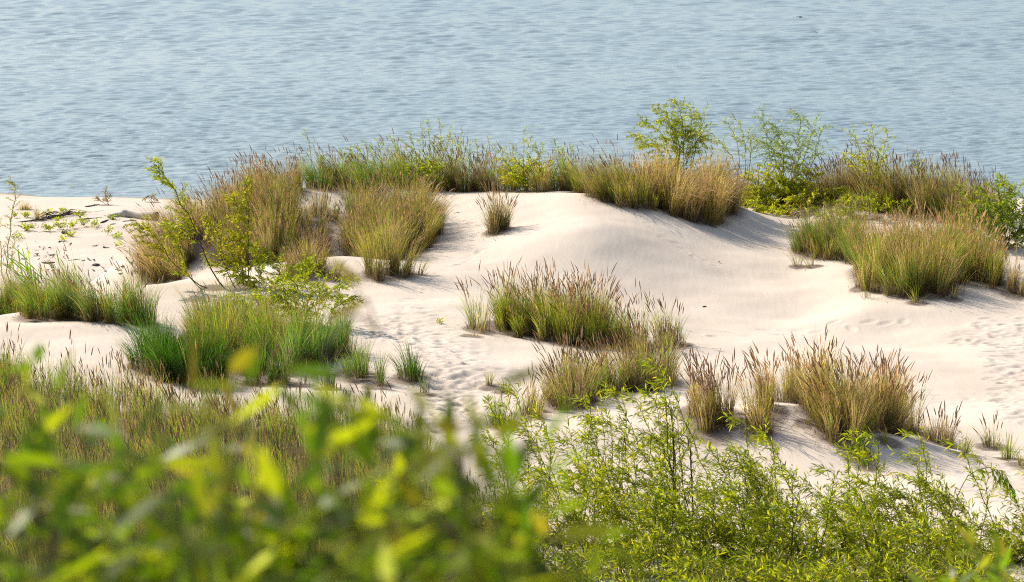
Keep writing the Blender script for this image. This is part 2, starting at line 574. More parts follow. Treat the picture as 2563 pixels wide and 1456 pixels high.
def grow_grass(ells, dens, per, h, mix, heads, headc, lean=(0, 0), spread=.29, edge_h=.62, wide=.006, dead=.36,
               tuft_r=.07, head_len=.14, head_r=.0062, arch=0.0, wild=.16, headmax=1.12):
    XY, E, O = tufts_in(ells, dens)
    nt_ = len(XY)
    lump_ = (np.sin(XY[:, 0] * 6.1 + XY[:, 1] * 2.3 + 1.0) + np.sin(XY[:, 0] * -3.3 + XY[:, 1] * 4.7) + np.sin(XY[:, 0] * 9.7 - XY[:, 1] * 5.1)) / 3
    ht = h * np.clip(1 - (1 - edge_h) * E ** 2, .35, 1) * rng.normal(1, .12, nt_) * (1 + .24 * lump_)
    tl = np.asarray(lean)[None] + O * spread + rng.normal(0, .07, (nt_, 2))
    tmix = pick(mix, nt_)
    blades, hd = Bag(), Bag()
    cnt = np.maximum(4, rng.poisson(per * np.where(E > 1.02, .45, 1.0)))
    ti = np.repeat(np.arange(nt_), cnt)
    m = len(ti)
    ang = rng.uniform(0, 2 * np.pi, m)
    rr = tuft_r * np.sqrt(rng.uniform(0, 1, m))
    bx, by = XY[ti, 0] + rr * np.cos(ang), XY[ti, 1] + rr * np.sin(ang)
    base = np.stack([bx, by, height(bx, by) - .015], 1)
    hh = ht[ti] * rng.beta(4, 1.6, m) * 1.2
    ln = tl[ti] + np.stack([np.cos(ang), np.sin(ang)], 1) * rng.uniform(0, 1.6, m)[:, None] * wild + rng.normal(0, .10, (m, 2))
    same = rng.uniform(0, 1, m) < .6
    c3 = np.where(same[:, None, None], tmix[ti], pick(mix, m)) * rng.uniform(.55, 1.5, (m, 1, 1)) * (1 + .34 * lump_)[ti][:, None, None]  # tone spread per blade and lump paints lit streaks and dark gaps
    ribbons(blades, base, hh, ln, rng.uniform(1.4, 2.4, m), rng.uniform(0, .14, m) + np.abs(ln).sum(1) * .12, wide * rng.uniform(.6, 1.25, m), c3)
    # dead, splayed lower leaves
    md = int(m * dead)
    if md:
        q = rng.integers(0, nt_, md)
        a = rng.uniform(0, 2 * np.pi, md)
        bx, by = XY[q, 0] + tuft_r * np.cos(a), XY[q, 1] + tuft_r * np.sin(a)
        base = np.stack([bx, by, height(bx, by) - .01], 1)
        hh = ht[q] * rng.uniform(.2, .55, md)
        ln = np.stack([np.cos(a), np.sin(a)], 1) * rng.uniform(.2, 1.3, md)[:, None] + O[q] * .3
        c3 = pick({'mauve': 2, 'brown': 2, 'straw': .6}, md) * rng.uniform(.6, 1.1, (md, 1, 1))
        ribbons(blades, base, hh, ln, rng.uniform(1.2, 2.2, md), rng.uniform(.1, .75, md), wide * .8 * rng.uniform(.5, 1, md), c3)
    # flowering stalks
    if heads:
        q = rng.integers(0, nt_, heads)
        a = rng.uniform(0, 2 * np.pi, heads)
        rr = tuft_r * rng.uniform(0, 1, heads)
        bx, by = XY[q, 0] + rr * np.cos(a), XY[q, 1] + rr * np.sin(a)
        base = np.stack([bx, by, height(bx, by) - .01], 1)
        hh = ht[q] * rng.uniform(.82, headmax, heads)
        ln = tl[q] * .9 + rng.normal(0, .09, (heads, 2))
        pw = rng.uniform(1.3, 2.0, heads)
        ar = arch * rng.uniform(.3, 1.2, heads)
        c3 = pick({'straw': 2, 'olive': 1.2, 'brown': 1}, heads)
        P = ribbons(blades, base, hh, ln, pw, ar * .35, np.full(heads, .0042), c3, face=rng.normal(0, .5, heads))
        D = P[:, -1] - P[:, -2]
        D /= np.linalg.norm(D, axis=1, keepdims=True)
        hl = head_len * rng.uniform(.7, 1.3, heads)
        P0 = P[:, -1] - D * .02
        bend = np.stack([ln[:, 0] * .5 + rng.normal(0, .06, heads) + ar * .6, ln[:, 1] * .3, -ar * .9], 1)
        hc = np.array([HEADC[headc[i]] for i in rng.integers(0, len(headc), heads)]) * rng.uniform(.75, 1.25, (heads, 1))
        spikes(hd, P0, D, hl, head_r * rng.uniform(.7, 1.25, heads), hc, bend)
    return blades, hd


def tussock(label, px, dens, per, h, mix, heads=0, headc=('tan',), group=None, name='grass_tussock', **kw):
    ells = [ell_world(e) for e in px]
    for (x, y, rx, ry) in ells:
        LITTER.append((x, y, rx + .12, ry + .12))
    blades, hd = grow_grass(ells, dens, per, h, mix, heads, headc, **kw)
    x, y = ells[0][:2]
    org = (x, y, float(height([x], [y])[0]))
    root = empty(name, org)
    tag(root, label, 'grass tussock', group)
    link('blades', blades.mesh('blades', M_GRASS, org), root)
    if heads:
        hv, hc_ = np.concatenate(hd.V).reshape(-1, 20, 3), np.concatenate(hd.C).reshape(-1, 20, 3)
        hq4 = np.concatenate(hd.Q)[:16]
        order = np.argsort(hv[:, 0, 1])          # nearest to the viewpoint first
        for k in order[:100]:
            o_ = hv[k, 0]
            link('seed_head', mesh_from('seed_head', hv[k] - o_, hq4, None, hc_[k], M_HEAD), root, o_ - np.asarray(org))
        if len(order) > 100:
            r_ = order[100:]
            qq = (hq4[None] + (np.arange(len(r_)) * 20)[:, None, None]).reshape(-1, 4)
            tag(link('seed_heads', mesh_from('seed_heads', (hv[r_] - np.asarray(org)).reshape(-1, 3), qq, None, hc_[r_].reshape(-1, 3), M_HEAD), root), kind='stuff')
    return root


# --- the tussocks: (centre u, v, half width in sheet px, half depth in m)
GR = "dune grass tussocks on the sand"
tussock('blue green grass tussock with few tan heads at the left end of the back ridge', [(815, 460, 55, .8), (905, 458, 60, .8)], 34, 34, .70,
        {'green': 2, 'blue': 2, 'olive': 1.4, 'brown': .5}, 130, ('tan', 'mauve'), GR, lean=(-.16, 0))
tussock('bright green grass tussock on the back ridge mixed with yellowish willow shoots', [(1000, 458, 60, .8), (1080, 464, 55, .7)], 38, 36, .72,
        {'green': 3, 'lime': 1.6, 'olive': .8, 'brown': .3}, 120, ('mauve', 'tan'), GR, lean=(-.15, 0))
tussock('tan topped grass tussock with mauve stalk bases on the ridge, above the lone small tuft', [(1150, 476, 65, .6), (1220, 472, 35, .5)], 42, 36, .74,
        {'brown': 1.6, 'green': 1.3, 'olive': 1.2, 'mauve': .8}, 240, ('mauve', 'tan'), GR, lean=(-.14, 0))
tussock('ragged tan and green grass tussock on the upper shoulder of the left dune', [(640, 490, 60, 1.0), (715, 478, 55, .9)], 28, 32, .68,
        {'brown': 1.6, 'green': 1.0, 'olive': 1.2, 'mauve': .5}, 170, ('mauve', 'tan'), GR, lean=(-.15, 0))
tussock('drooping straw brown grass tussock on the steep left edge of the left dune', [(425, 655, 60, 1.2), (400, 690, 38, .5), (480, 600, 50, 1.0)], 34, 36, .78,
        {'brown': 2.2, 'mauve': 1.4, 'straw': .7, 'olive': .5}, 40, ('mauve',), GR, lean=(-.38, -.05), wild=.22)
tussock('brown seedy grass tussock behind the leaning willow on the left dune', [(560, 560, 70, 1.3), (600, 640, 60, 1.0)], 32, 34, .78,
        {'brown': 2, 'olive': 1, 'mauve': 1, 'green': .5}, 260, ('mauve', 'tan'), GR, lean=(-.14, 0))
tussock('tall olive and tan grass tussock on the crown of the left dune', [(690, 610, 68, 1.4), (660, 545, 60, 1.0)], 36, 36, .90,
        {'olive': 1.4, 'brown': 1.8, 'green': .9, 'mauve': .7}, 260, ('tan', 'straw'), GR, lean=(-.06, 0))
tussock('low dark brown grass tussock at the right foot of the left dune', [(760, 682, 48, .7), (795, 640, 24, .6)], 36, 36, .60,
        {'mauve': 1.6, 'brown': 1.4, 'olive': 1}, 70, ('mauve',), GR, lean=(0, 0), wild=.22)
tussock('thin stand of straw stalks on bare sand between the two big left tussocks', [(790, 545, 34, .8), (833, 545, 20, .6), (800, 590, 20, .5)], 16, 22, .66,
        {'straw': 1.4, 'brown': 1.2, 'olive': .8, 'green': .4}, 45, ('tan', 'mauve'), GR, lean=(.02, 0), tuft_r=.05)
tussock('biggest dome of brown topped grass with a dark core, left of the lone tuft', [(985, 640, 92, 1.35), (1035, 590, 62, 1.2), (910, 615, 48, 1.1), (975, 690, 70, .35)], 40, 38, .92,
        {'olive': 1.5, 'brown': 2, 'green': 1.2, 'mauve': .8}, 620, ('tan', 'mauve', 'straw'), GR, lean=(.05, 0), arch=.3, edge_h=.7)
tussock('sparse green stalks on the sand just behind the biggest dome of grass', [(930, 520, 60, .8), (1040, 525, 60, .7)], 17, 24, .64,
        {'green': 1.6, 'olive': 1.2, 'brown': 1}, 60, ('tan',), GR, lean=(-.03, 0))
tussock('lone narrow tuft of tan grass on open sand right of the biggest dome', [(1246, 583, 25, .26)], 90, 44, .80,
        {'brown': 1.4, 'olive': 1.3, 'mauve': 1, 'green': .5}, 75, ('mauve', 'tan'), GR, lean=(-.03, 0), spread=.24)
tussock('thin tan and green stalks growing among the yellow ridge bush', [(1290, 476, 45, .5), (1360, 478, 40, .5)], 26, 28, .62,
        {'brown': 1.2, 'olive': 1.4, 'straw': .8, 'green': .8}, 50, ('mauve', 'tan'), GR, lean=(-.12, 0))
tussock('tan stalks behind the bright yellow green bush in the ridge gap', [(1890, 500, 45, .5), (1990, 495, 50, .5)], 26, 28, .70,
        {'brown': 1.4, 'olive': 1.2, 'straw': .8}, 80, ('mauve', 'tan'), GR, lean=(-.1, 0))
tussock('green grass tussock on the ridge between the yellow shrub and the big straw mound', [(1415, 478, 50, .6), (1475, 484, 50, .6)], 38, 36, .68,
        {'green': 1.8, 'olive': 1.2, 'brown': .8}, 60, ('mauve', 'tan'), GR, lean=(-.12, 0))
tussock('green left flank of the big straw coloured mound of grass on the ridge', [(1530, 497, 60, .8), (1580, 508, 50, .9)], 42, 36, .78,
        {'green': 1.2, 'olive': 1.4, 'brown': 1.6}, 120, ('mauve', 'tan'), GR, lean=(-.2, 0))
tussock('big straw coloured mound of grass with pale arching heads on the ridge crest', [(1650, 515, 85, 1.1), (1745, 535, 70, .9), (1800, 515, 55, .9), (1735, 552, 20, .3)], 44, 38, 1.0,
        {'straw': 2.3, 'brown': 1.6, 'olive': 1.0}, 640, ('straw', 'tan', 'straw'), GR, lean=(.03, 0), arch=.8, spread=.24, head_r=.0082, head_len=.17, headmax=1.05)
tussock('mauve brown grass tussock on the right ridge beside the yellow willow bush', [(2105, 492, 70, .8)], 42, 36, .84,
        {'brown': 1.8, 'mauve': 1.5, 'olive': .8}, 250, ('mauve', 'dark'), GR, lean=(-.1, 0))
tussock('long mauve headed grass tussock at the middle of the right ridge', [(2225, 510, 75, 1.0), (2310, 520, 55, .9)], 42, 36, .88,
        {'brown': 1.4, 'mauve': 1.3, 'green': .8, 'olive': 1}, 330, ('mauve', 'dark', 'tan'), GR, lean=(-.1, 0))
tussock('dark grass tussock where the right ridge slopes down into the green willow', [(2400, 535, 65, 1.0), (2480, 540, 40, .7)], 42, 36, .84,
        {'brown': 1.4, 'mauve': 1.3, 'olive': 1, 'green': .6}, 240, ('mauve', 'dark'), GR, lean=(-.1, 0))
tussock('wispy green grass tussock on the left shoulder of the right front mound', [(2040, 632, 50, .9), (2100, 622, 60, 1.1), (2150, 650, 40, .8)], 42, 36, .78,
        {'green': 1.0, 'blue': .9, 'olive': 1.5, 'brown': 1.3}, 150, ('tan', 'mauve'), GR, lean=(-.1, 0), spread=.3)
tussock('broad golden headed tussock over most of the right front mound', [(2200, 690, 62, 1.1), (2300, 690, 85, 1.5), (2390, 680, 75, 1.5), (2300, 735, 70, .45), (2450, 690, 40, 1.0)], 38, 36, .90,
        {'olive': 2, 'brown': 1.3, 'green': 1.1, 'straw': .8}, 720, ('straw', 'tan', 'straw'), GR, lean=(.02, 0), edge_h=.75)
tussock('thin fringe of tan stalks at the right foot of the right front mound', [(2490, 712, 30, .7), (2535, 735, 22, .5)], 30, 26, .55,
        {'brown': 1.4, 'straw': 1, 'olive': .9}, 60, ('tan', 'straw'), GR, lean=(.04, 0), tuft_r=.05)
tussock('bright lime green tussock with tan heads in the middle of the sand bowl', [(1320, 826, 62, .55), (1400, 846, 70, .65), (1480, 862, 50, .4), (1470, 835, 65, .5), (1265, 818, 34, .4)], 48, 40, .76,
        {'lime': 2.4, 'green': 1.0, 'olive': 1.0, 'straw': .4}, 520, ('tan', 'dark', 'tan', 'straw'), GR, lean=(-.06, 0), head_len=.17, headmax=1.15)
tussock('loose pale green stalks beside the left end of the lime green tussock', [(1200, 828, 28, .4), (1240, 815, 20, .3)], 34, 22, .72,
        {'lime': 1.5, 'green': 1.0, 'straw': .6}, 26, ('tan', 'dark'), GR, lean=(-.06, 0), tuft_r=.05, head_len=.16)
tussock('olive right tail of the lime green tussock, thinning towards open sand', [(1555, 862, 36, .35), (1600, 868, 26, .3)], 42, 28, .64,
        {'olive': 1.4, 'lime': 1, 'green': 1, 'brown': .4}, 60, ('dark', 'tan'), GR, lean=(-.08, 0), head_len=.16)
tussock('small separate tuft with dark heads right of the lime green tussock', [(1660, 866, 26, .3), (1690, 862, 14, .2)], 46, 26, .60,
        {'olive': 1.2, 'lime': .8, 'blue': .9, 'straw': .5}, 34, ('dark',), GR, lean=(-.08, 0), spread=.3, head_len=.15)
tussock('brown and green tussock over the low mound below the lime green one', [(1425, 1005, 58, .7), (1510, 985, 60, .6), (1595, 975, 60, .6), (1650, 955, 45, .5)], 46, 38, .68,
        {'brown': 1.5, 'mauve': 1.4, 'green': 1.3, 'olive': .9}, 420, ('tan', 'mauve', 'dark'), GR, lean=(-.08, 0), dead=.35)
tussock('upright stand of tan stalks between the low brown tussock and the arched one', [(1775, 1075, 42, .5), (1815, 1050, 32, .4), (1735, 1030, 26, .4)], 36, 28, .72,
        {'brown': 1.5, 'olive': 1.2, 'mauve': .8, 'straw': .5}, 130, ('mauve', 'dark', 'tan'), GR, lean=(-.07, 0), head_len=.16)
tussock('left leg of the arched golden tussock over the sandy hummock', [(1898, 1072, 26, .3), (1925, 1035, 24, .4), (1968, 1003, 32, .3), (2015, 1000, 36, .3)], 56, 36, .70,
        {'olive': 1.5, 'brown': 1.5, 'straw': .8}, 140, ('tan', 'straw'), GR, lean=(-.1, 0), head_len=.15)
tussock('golden main part of the arched tussock right of the sandy hummock', [(2045, 1030, 34, .45), (2110, 1070, 50, .55), (2180, 1065, 50, .6), (2225, 1065, 26, .45), (2085, 1085, 30, .3), (2130, 1112, 18, .2), (2225, 1080, 34, .4)], 66, 42, .78,
        {'olive': 1.6, 'straw': 1.2, 'brown': 1.5, 'green': .3}, 420, ('tan', 'straw', 'dark'), GR, lean=(-.05, 0), head_len=.15, dead=.4, edge_h=.62)
tussock('dark dry tuft just right of the arched golden tussock', [(2285, 1085, 24, .25)], 60, 26, .52,
        {'mauve': 1.4, 'brown': 1.2, 'olive': .5}, 36, ('tan', 'mauve'), GR, lean=(-.03, 0))
tussock('low mauve brown tuft of dead stalks at the end of the golden row', [(2350, 1112, 38, .25)], 60, 28, .36,
        {'mauve': 2, 'brown': 1.2}, 30, ('mauve', 'dark'), GR, lean=(-.02, 0), dead=.6)
tussock('round dark green tussock at the left of the green grass group', [(395, 925, 55, .6), (430, 945, 42, .4)], 56, 48, .80,
        {'dark': 4, 'green': .5, 'olive': .2}, 0, (), GR, lean=(-.02, 0), spread=.34)
tussock('darkest green dense tussock with two tall pale heads in front of the green group', [(500, 962, 50, .5), (520, 935, 42, .4)], 58, 50, .90,
        {'dark': 4, 'green': .5, 'olive': .2}, 3, ('straw',), GR, lean=(0, 0), spread=.26, head_len=.2, headmax=1.25)
tussock('wide light green tussock along the top of the green grass group', [(520, 850, 60, .8), (610, 865, 75, 1.0), (690, 885, 65, .9), (755, 880, 50, .7), (560, 910, 60, .6)], 40, 38, .80,
        {'green': 2.0, 'lime': .5, 'olive': 1.4, 'brown': 1.0}, 60, ('tan', 'straw'), GR, lean=(-.05, 0))
tussock('reed like green tufts on mauve stalks below the light green tussock', [(645, 960, 22, .2), (690, 955, 28, .3), (720, 960, 16, .2), (640, 925, 40, .4)], 44, 32, .64,
        {'green': 1.6, 'blue': 1.2, 'mauve': .6}, 10, ('mauve',), GR, lean=(0, 0), tuft_r=.05)
tussock('blue green tussock at the right end of the green grass group', [(790, 905, 55, .7), (845, 895, 46, .6), (730, 925, 40, .4)], 42, 38, .72,
        {'blue': 1.6, 'green': 1.6, 'brown': .3}, 0, (), GR, lean=(-.02, 0), spread=.25)
tussock('short row of blue green tufts on shaded sand right of the green group', [(905, 940, 32, .35), (945, 960, 18, .2), (880, 930, 20, .3)], 46, 30, .50,
        {'blue': 1.5, 'green': 1.6, 'mauve': .5}, 0, (), GR, lean=(0, 0), spread=.3, tuft_r=.05)
tussock('single stalky green tuft in the shade below the blue green tussock', [(820, 972, 18, .15)], 70, 26, .52,
        {'green': 1.5, 'blue': 1, 'olive': .8}, 0, (), GR, lean=(0, 0), tuft_r=.05)
tussock('stand alone dark green tuft left of the trampled sand', [(1025, 945, 28, .3)], 70, 36, .56,
        {'green': 2, 'blue': 1, 'dark': 1}, 0, (), GR, lean=(-.08, 0), spread=.3)
tussock('tiny thin tuft at the right foot of the stand alone green tuft', [(1065, 982, 8, .08)], 200, 22, .36,
        {'green': 1.5, 'straw': .7, 'mauve': .5}, 0, (), GR, spread=.35, tuft_r=.05)
tussock('green tussock with tan heads filling the left part of the near left ridge', [(30, 782, 75, .7), (110, 790, 60, .6)], 48, 40, .78,
        {'green': 2, 'olive': 1.1, 'brown': .6}, 60, ('tan',), GR, lean=(-.04, 0), dead=.35)
tussock('blue green tussock with many tan heads at the right part of the near left ridge', [(190, 794, 58, .5), (270, 803, 58, .5), (340, 808, 42, .5)], 50, 40, .74,
        {'green': 1.6, 'blue': 1.5, 'olive': .8, 'brown': .5}, 110, ('tan', 'mauve'), GR, lean=(-.12, 0), dead=.35)
tussock('taller green tussock at the left frame edge above the meadow', [(5, 985, 42, .6)], 44, 38, .62,
        {'green': 2, 'dark': .7, 'olive': .5}, 10, ('tan',), GR, lean=(-.03, 0))
tussock('pale green tuft with spidery blades low beside the willow tips under the brown tussock', [(1252, 1062, 30, .28)], 60, 26, .44,
        {'lime': 1, 'green': 1.4, 'mauve': .6}, 8, ('tan',), GR, spread=.3, tuft_r=.05)
tussock('thin tan and green tuft at the left foot of the low brown tussock', [(1328, 1040, 28, .35), (1336, 1024, 20, .3)], 34, 24, .48,
        {'olive': 1, 'straw': 1, 'green': 1}, 12, ('tan',), GR, spread=.3, tuft_r=.05)
SM = "small sparse tufts standing alone in the sand"


def small(label, u, v, ru, rd, h, mix=None, heads=0, dens=110, per=20):
    tussock(label, [(u, v, ru, rd)], dens, per, h, mix or {'lime': 1, 'olive': 1, 'straw': .7, 'blue': .5}, heads, ('tan',), SM, name='grass_tuft', spread=.42, tuft_r=.045, dead=.15, wild=.24)


small('left one of the two spidery tufts side by side on the trampled sand', 1222, 968, 9, .1, .38)
small('right one of the two spidery tufts side by side on the trampled sand', 1262, 980, 9, .1, .40)
small('spidery pale tuft in front of the loose stalks left of the lime tussock', 1180, 848, 9, .08, .36)
small('tiny tuft on open sand at the far right of the lime tussock row', 1708, 862, 8, .08, .30)
small('splayed tuft at the lower left tip of the right front mound', 1998, 668, 8, .1, .44)
small('splayed tuft second from the lower left tip of the right front mound', 2034, 668, 9, .1, .40)
small('little tuft in the sandy notch of the right front mound', 2087, 640, 6, .08, .28)
small('thin leggy tuft at the left base of the golden right mound', 2150, 722, 7, .1, .44, {'straw': 1, 'olive': 1, 'mauve': .8})
small('upright green tuft in front of the golden right mound', 2205, 728, 14, .1, .48)
small('lowest tuft in front of the golden right mound', 2296, 758, 12, .1, .46)
small('thin tan tuft right of the lowest tuft before the golden mound', 2385, 748, 7, .1, .34, {'straw': 1, 'olive': 1, 'brown': .8})
small('thin green tuft right of the mauve dead stalks', 2412, 1138, 14, .15, .34)
small('spindly tuft with tan heads near the right edge beside the footprints', 2480, 1118, 18, .15, .40, None, 10)
small('sparse tuft under the spindly one at the lower right sand', 2520, 1150, 18, .15, .34)
small('short straw tuft at the far right sand edge', 2556, 1165, 14, .15, .30, {'straw': 1, 'olive': 1, 'brown': .8})
small('green tuft on the shaded slope right under the golden arched tussock', 2150, 1140, 22, .2, .30, {'green': 1.2, 'lime': 1, 'olive': .6})
small('lowest thin green tuft on the shaded slope under the arched tussock', 2172, 1165, 10, .1, .26, {'green': 1.2, 'lime': 1, 'olive': .6})
small('thin tuft right of the green one on the shaded slope', 2225, 1112, 12, .12, .30)
small('two stemmed wisp on top of the sandy hummock under the grass arch', 2018, 1062, 5, .05, .26, {'straw': 1, 'olive': 1}, 0, 140, 12)
small('thin brown tuft on the sand behind the low willow in the left dune gap', 835, 690, 14, .2, .40, {'brown': 1.4, 'olive': 1, 'mauve': .6})
small('sparse stalky tuft right of the reed like green tufts', 760, 962, 8, .08, .36, {'green': 1, 'mauve': 1})
small('far small green tuft standing beside the dark branch heap on the beach', 98, 549, 9, .2, .50, {'green': 1.2, 'olive': 1, 'straw': .8})
small('far faded straw tuft on the beach left of the green one', 62, 527, 14, .2, .34, {'straw': 2, 'olive': .6})

# the meadow: one mass of grass nobody could count
mead = [(-60, 1050, 120, 2.0), (120, 1060, 130, 2.0), (300, 1080, 130, 1.8), (480, 1100, 130, 1.7), (660, 1120, 130, 1.5), (830, 1130, 120, 1.2),
        (960, 1140, 90, 1.0), (0, 1200, 200, 2.3), (330, 1230, 220, 2.3), (680, 1240, 220, 2.3), (980, 1260, 160, 2.0), (0, 1380, 250, 1.8),
        (400, 1390, 250, 1.8), (800, 1390, 250, 1.8), (100, 1450, 280, 1.5), (600, 1450, 280, 1.5), (1050, 1450, 250, 1.5), (1150, 1380, 150, 1.8)]
mw = [ell_world(e) for e in mead]
LITTER += [(x, y, rx + .1, ry + .1) for x, y, rx, ry in mw]
bl, hd = grow_grass(mw, 12, 32, .58, {'olive': 2.0, 'green': 3.2, 'brown': .9, 'mauve': 1.1}, 2600, ('tan', 'mauve', 'tan', 'dark'),
                    lean=(-.08, 0), spread=0, edge_h=1, dead=.55, wild=.22, tuft_r=.10, head_len=.12)
hv, hq4 = np.concatenate(hd.V), np.concatenate(hd.Q)
bl.add(hv, hq4, None, np.concatenate(hd.C) * np.array([.72, .75, .9]))
tag(link('meadow_grass', bl.mesh('meadow_grass', M_GRASS)), 'meadow of tan headed dune grass filling the lower left', 'grass', None, 'stuff')

# dead blades and crumbs lying on the sand round the plants
lb = Bag()
tot = []
for (x, y, rx, ry) in LITTER:
    if y > 62:
        continue
    m = int(46 * math.pi * (rx + .2) * (ry + .2))
    a = rng.uniform(0, 2 * np.pi, m)
    r = np.sqrt(rng.uniform(0, 1.25, m))
    tot.append(np.stack([x + (rx + .12) * r * np.cos(a), y + (ry + .12) * r * np.sin(a)], 1))
tot = np.concatenate(tot)
m = len(tot)
base = np.stack([tot[:, 0], tot[:, 1], height(tot[:, 0], tot[:, 1]) + .004], 1)
a = rng.uniform(0, 2 * np.pi, m)
sz = rng.uniform(.05, .22, m)
ribbons(lb, base, sz * .2, np.stack([np.cos(a), np.sin(a)], 1) * rng.uniform(2, 5, m)[:, None], np.full(m, 1.1), rng.uniform(.3, .95, m),
        rng.uniform(.003, .007, m), pick({'mauve': 2, 'brown': 2, 'straw': 1}, m) * .8, face=a + np.pi / 2)
tag(link('dead_grass_litter', lb.mesh('dead_grass_litter', M_GRASS)), 'dead grass blades lying on the sand round the tussocks', 'litter', None, 'stuff')

# ------------------------------------------------------------------ willows
LPAL = {
    'green': [((.115, .190, .012), 3), ((.165, .225, .014), 3), ((.24, .26, .020), 1.6), ((.36, .31, .025), .35)],
    'lime': [((.155, .208, .007), 3), ((.245, .278, .010), 3), ((.35, .345, .016), 1.7), ((.44, .35, .03), .3)],
    'yellow': [((.25, .29, .015), 3), ((.36, .36, .018), 3), ((.47, .41, .022), 1.5), ((.14, .20, .012), .8)],
    'olive': [((.13, .165, .012), 2), ((.22, .22, .016), 2.5), ((.33, .27, .022), 1.3), ((.38, .24, .03), .3)],
    'pale': [((.20, .25, .05), 2), ((.26, .30, .06), 2), ((.32, .32, .06), 1)],
    'near': [((.070, .130, .003), 3.5), ((.14, .20, .004), 3.5), ((.25, .28, .007), 2.0), ((.33, .36, .10), .5)],  # pale last tint stands for highlights on the leaves
    'neary': [((.16, .17, .012), 3), ((.30, .25, .02), 1), ((.08, .12, .008), 1), ((.28, .30, .10), .6)],
}


for k in LPAL:
    LPAL[k] = [(tuple(min(.6, c * 1.0) for c in cc), w_) for cc, w_ in LPAL[k]]


def leaf_cols(p, m):
    cs = np.array([c for c, _ in LPAL[p]])
    w = np.array([x for _, x in LPAL[p]])
    return cs[rng.choice(len(cs), m, p=w / w.sum())] * rng.uniform(.75, 1.25, (m, 1))


def leaves(bag, B, D, Ln, Wd, C, droop=.25):
    m = len(B)
    D = D / np.linalg.norm(D, axis=1, keepdims=True)
    R = rng.normal(0, 1, (m, 3)) * .7 + np.array([0, 0, 1.0])
    S = np.cross(D, R)
    S /= np.linalg.norm(S, axis=1, keepdims=True) + 1e-9
    s = np.array([0, .3, .65, 1.0])
    cen = B[:, None] + D[:, None] * (s[None] * Ln[:, None])[..., None]
    cen[:, :, 2] -= (droop * rng.uniform(-.2, 1.2, m) * Ln)[:, None] * s[None] ** 2
    w = Wd[:, None, None] * .5 * S[:, None]
    V = np.stack([cen[:, 0], cen[:, 1] - w[:, 0], cen[:, 1] + w[:, 0], cen[:, 2] - w[:, 0] * .8, cen[:, 2] + w[:, 0] * .8, cen[:, 3]], 1).reshape(-1, 3)
    i = np.arange(m) * 6
    bag.add(V, np.stack([i + 1, i + 2, i + 4, i + 3], 1), np.concatenate([np.stack([i, i + 2, i + 1], 1), np.stack([i + 3, i + 4, i + 5], 1)]), np.repeat(C, 6, 0))


def tube(bag, P, R, C, ns=5):
    P = np.asarray(P, float)
    k = len(P)
    T = np.gradient(P, axis=0)
    T /= np.linalg.norm(T, axis=1, keepdims=True) + 1e-9
    ref = np.array([0.31, 0.91, 0.27])
    A_ = np.cross(T, ref)
    A_ /= np.linalg.norm(A_, axis=1, keepdims=True) + 1e-9
    B_ = np.cross(T, A_)
    a = np.arange(ns) * 2 * np.pi / ns
    V = P[:, None] + (A_[:, None] * np.cos(a)[None, :, None] + B_[:, None] * np.sin(a)[None, :, None]) * np.asarray(R)[:, None, None]
    i = (np.arange(k - 1)[:, None] * ns)
    j = np.arange(ns)[None]
    Q = np.stack([i + j, i + (j + 1) % ns, i + ns + (j + 1) % ns, i + ns + j], -1).reshape(-1, 4)
    bag.add(V.reshape(-1, 3), Q, None, C)


def spline(pts, k):
    pts = np.asarray(pts, float)
    if len(pts) == 2:
        return pts[0] + (pts[1] - pts[0]) * np.linspace(0, 1, k)[:, None]
    q = np.vstack([2 * pts[0] - pts[1], pts, 2 * pts[-1] - pts[-2]])
    out = []
    for s in np.linspace(0, len(pts) - 1, k):
        i = min(int(s), len(pts) - 2)
        t = s - i
        p0, p1, p2, p3 = q[i:i + 4]
        out.append(.5 * (2 * p1 + (p2 - p0) * t + (2 * p0 - 5 * p1 + 4 * p2 - p3) * t * t + (3 * p1 - p0 - 3 * p2 + p3) * t ** 3))
    return np.array(out)


BARK = {'dark': (.045, .035, .03), 'grey': (.14, .115, .09), 'brown': (.10, .07, .045)}


